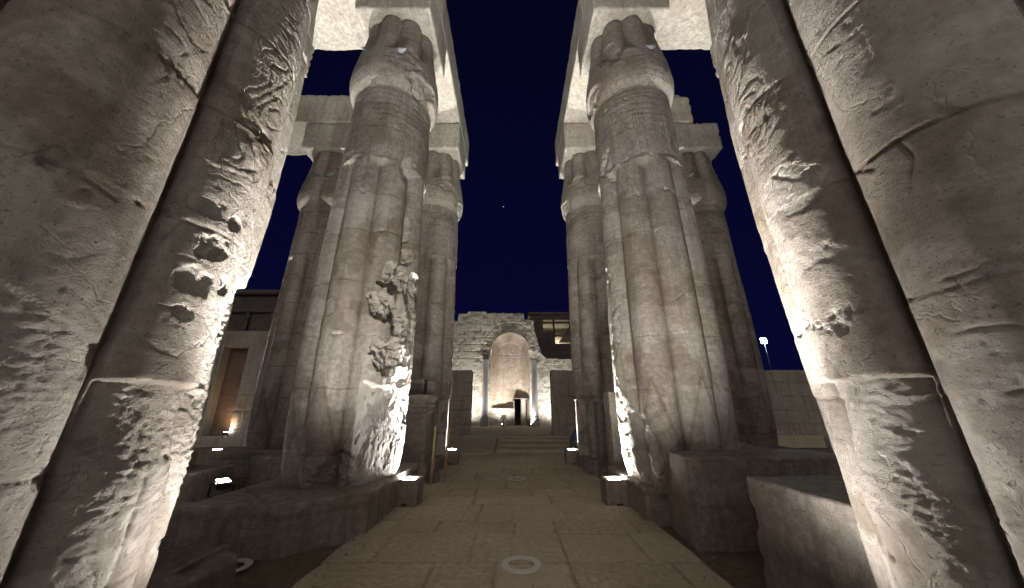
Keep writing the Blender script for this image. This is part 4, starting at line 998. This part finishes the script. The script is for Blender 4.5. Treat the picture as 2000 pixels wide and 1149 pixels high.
# ------------------------------------------------------------------ pigeons roosting on the capitals
def pigeon(u, v, c, R, label, heading, z=None, pale=True):
    pa, pz = on_col(u, v, c, R); s = 1 if u > CX else -1
    x = (-c[0] + R * math.cos(pa)); x = x if s < 0 else -x; y = c[1] + R * math.sin(pa)
    n, m_ = 14, 16; T = np.linspace(0, 1, n); th = np.linspace(0, 2 * np.pi, m_, endpoint=False)
    rad = np.interp(T, [0, .06, .2, .32, .5, .68, .78, .86, .94, 1], [.004, .022, .030, .052, .062, .052, .028, .027, .020, .002])
    cz = np.interp(T, [0, .3, .6, .78, .88, 1], [.055, .07, .085, .15, .165, .155]); cxp = np.interp(T, [0, .78, .88, 1], [-.17, .07, .09, .13])
    V = []
    for k in range(m_):
        V.append(np.stack([cxp, rad * np.cos(th[k]) * (1 + .3 * (T < .2)), cz + rad * np.sin(th[k]) * np.where(T < .22, .35, 1)], -1))
    V = np.concatenate(V)
    r = link('pigeon', np_mesh('pigeon', V, grid_quads(m_, n, wrap=True), True), plain_mat('pale_feathers', (.34, .36, .38) if pale else (.12, .13, .15), .7, sc=25, var=.3))
    tag(r, label, 'pigeon', 'pigeons roosting on the capitals')
    bm = bmesh.new(); bmesh.ops.create_cone(bm, cap_ends=True, segments=6, radius1=.007, radius2=.001, depth=.025, matrix=Matrix.Translation((.138, 0, .155)) @ Matrix.Rotation(R_(95), 4, 'Y')); bm_mesh('beak', bm, M['metal'], r)
    bm = bmesh.new()
    bm.free()
    for sy in (-1, 1):
        bm = bmesh.new(); bmesh.ops.create_cone(bm, cap_ends=True, segments=5, radius1=.005, radius2=.005, depth=.04, matrix=Matrix.Translation((0, sy * .022, .015))); bm_mesh('leg', bm, M['metal'], r)
    r.scale = (1.05,) * 3; r.rotation_euler = (0, 0, R_(heading)); r.location = (x, y, pz - .03)
Cc = (XI, ROW['C']); Co = (XO, ROW['C'])
pigeon(779, 103, B, .93, 'white pigeon roosting between two bud stems of the second left column', 160)
pigeon(716, 106, B, .93, 'grey pigeon at the outer edge of the second left capital', 200, pale=False)
pigeon(1272, 98, B, .93, 'pale pigeon with raised tail on the second right capital', 20)
pigeon(645, 344, Co, .92, 'pigeon on the right of the pair on the outer left capital', 0)
pigeon(615, 344, Co, .92, 'pigeon on the left of the pair on the outer left capital', 180, pale=False)
pigeon(1348, 347, Co, .92, 'pigeon on the outer right capital', 90)

# ------------------------------------------------------------------ crouching visitor behind the far right lamp box
def skin_mesh(name, pts, edges, mat, parent, sub=2):
    me = bpy.data.meshes.new(name); me.from_pydata([p[:3] for p in pts], edges, []); o = link(name, me, mat, parent)
    md = o.modifiers.new('skin', 'SKIN'); md.use_smooth_shade = True
    for i, p in enumerate(pts):
        rr_ = p[3] if isinstance(p[3], tuple) else (p[3], p[3]); me.skin_vertices[0].data[i].radius = rr_; me.skin_vertices[0].data[i].use_root = (i == 0)
    o.modifiers.new('sub', 'SUBSURF').levels = sub; o.modifiers['sub'].render_levels = sub
    return o
pe = empty('person', (2.10, 12.75, 0), R_(12)); tag(pe, 'person in dark navy jacket and grey trousers sitting hunched behind the far right lamp box', 'person')
m_navy = plain_mat('navy_cloth', (.018, .02, .055), .9, sc=18, var=.4, bump=.6); m_grey = plain_mat('grey_trouser_cloth', (.06, .058, .055), .9, sc=18, var=.4, bump=.6)
m_skin = plain_mat('skin', (.28, .17, .11), .6, sc=20, var=.1); m_hair = plain_mat('dark_hair', (.012, .01, .009), .6, sc=60, var=.4, bump=.8); m_shoe = plain_mat('dark_shoe_leather', (.02, .018, .016), .5)
# local frame: +x forward; sits on a low stone 0.36 m high, trunk bent forward, forearms on the knees
body = skin_mesh('body', [(0, 0, .50, .10), (.08, 0, .66, .11), (.22, 0, .86, .12), (.28, 0, .97, .055), (.33, 0, 1.03, .05), (.36, 0, 1.10, (.078, .092)), (.385, 0, 1.18, (.08, .09)), (.38, 0, 1.24, .05), (.45, 0, 1.12, .02),
                       (.24, .17, .88, .05), (.30, .24, .66, .042), (.52, .12, .60, .032), (.60, .05, .58, .028),
                       (.24, -.17, .88, .05), (.30, -.24, .66, .042), (.52, -.12, .60, .032), (.60, -.05, .58, .028),
                       (.02, .10, .48, .085), (.44, .16, .52, .06), (.42, .15, .12, .042), (.42, .15, .05, .035), (.56, .16, .035, .03),
                       (.02, -.10, .48, .085), (.44, -.16, .52, .06), (.42, -.15, .12, .042), (.42, -.15, .05, .035), (.56, -.16, .035, .03)],
                 [(0, 1), (1, 2), (2, 3), (3, 4), (4, 5), (5, 6), (6, 7), (5, 8), (2, 9), (9, 10), (10, 11), (11, 12), (2, 13), (13, 14), (14, 15), (15, 16), (0, 17), (17, 18), (18, 19), (19, 20), (20, 21), (0, 22), (22, 23), (23, 24), (24, 25), (25, 26)], m_skin, pe)
skin_mesh('jacket', [(-.02, 0, .46, (.15, .17)), (.06, 0, .64, (.145, .165)), (.19, 0, .84, (.14, .18)), (.27, 0, .95, .085),
                     (.24, .20, .88, .075), (.30, .26, .66, .062), (.50, .13, .61, .046), (.24, -.20, .88, .075), (.30, -.26, .66, .062), (.50, -.13, .61, .046)],
          [(0, 1), (1, 2), (2, 3), (2, 4), (4, 5), (5, 6), (2, 7), (7, 8), (8, 9)], m_navy, pe)
skin_mesh('trousers', [(-.02, 0, .46, .14), (.04, .11, .47, .105), (.45, .165, .52, .078), (.42, .15, .30, .066), (.42, .15, .09, .055), (.04, -.11, .47, .105), (.45, -.165, .52, .078), (.42, -.15, .30, .066), (.42, -.15, .09, .055)],
          [(0, 1), (1, 2), (2, 3), (3, 4), (0, 5), (5, 6), (6, 7), (7, 8)], m_grey, pe)
for sy in (-1, 1): skin_mesh('shoe', [(.39, sy * .15, .045, .042), (.47, sy * .155, .045, .045), (.58, sy * .16, .035, .035)], [(0, 1), (1, 2)], m_shoe, pe)
skin_mesh('hair', [(.335, 0, 1.14, .075), (.36, 0, 1.20, (.092, .10)), (.385, 0, 1.255, .06)], [(0, 1), (1, 2)], m_hair, pe)
for sy in (-1, 1):
    for k in range(5):
        off = (k - 1.5) * .017; ln = (.07, .08, .075, .06, .045)[k]
        if k == 4: pts = [(.60, sy * .05, .585, .011), (.625, sy * .02, .60, .010), (.65, sy * .012, .60, .008)]
        else: pts = [(.605, sy * .05 + off, .575, .010), (.605 + ln * .55, sy * .045 + off, .562, .009), (.605 + ln * .85, sy * .04 + off, .53, .007)]
        skin_mesh('finger', pts, [(0, 1), (1, 2)], m_skin, pe, 1)
o = block((1.95, 12.55, -.05), (2.35, 12.95, .36), 'low stone under the seated visitor', 130, g='loose stones', mat='block')
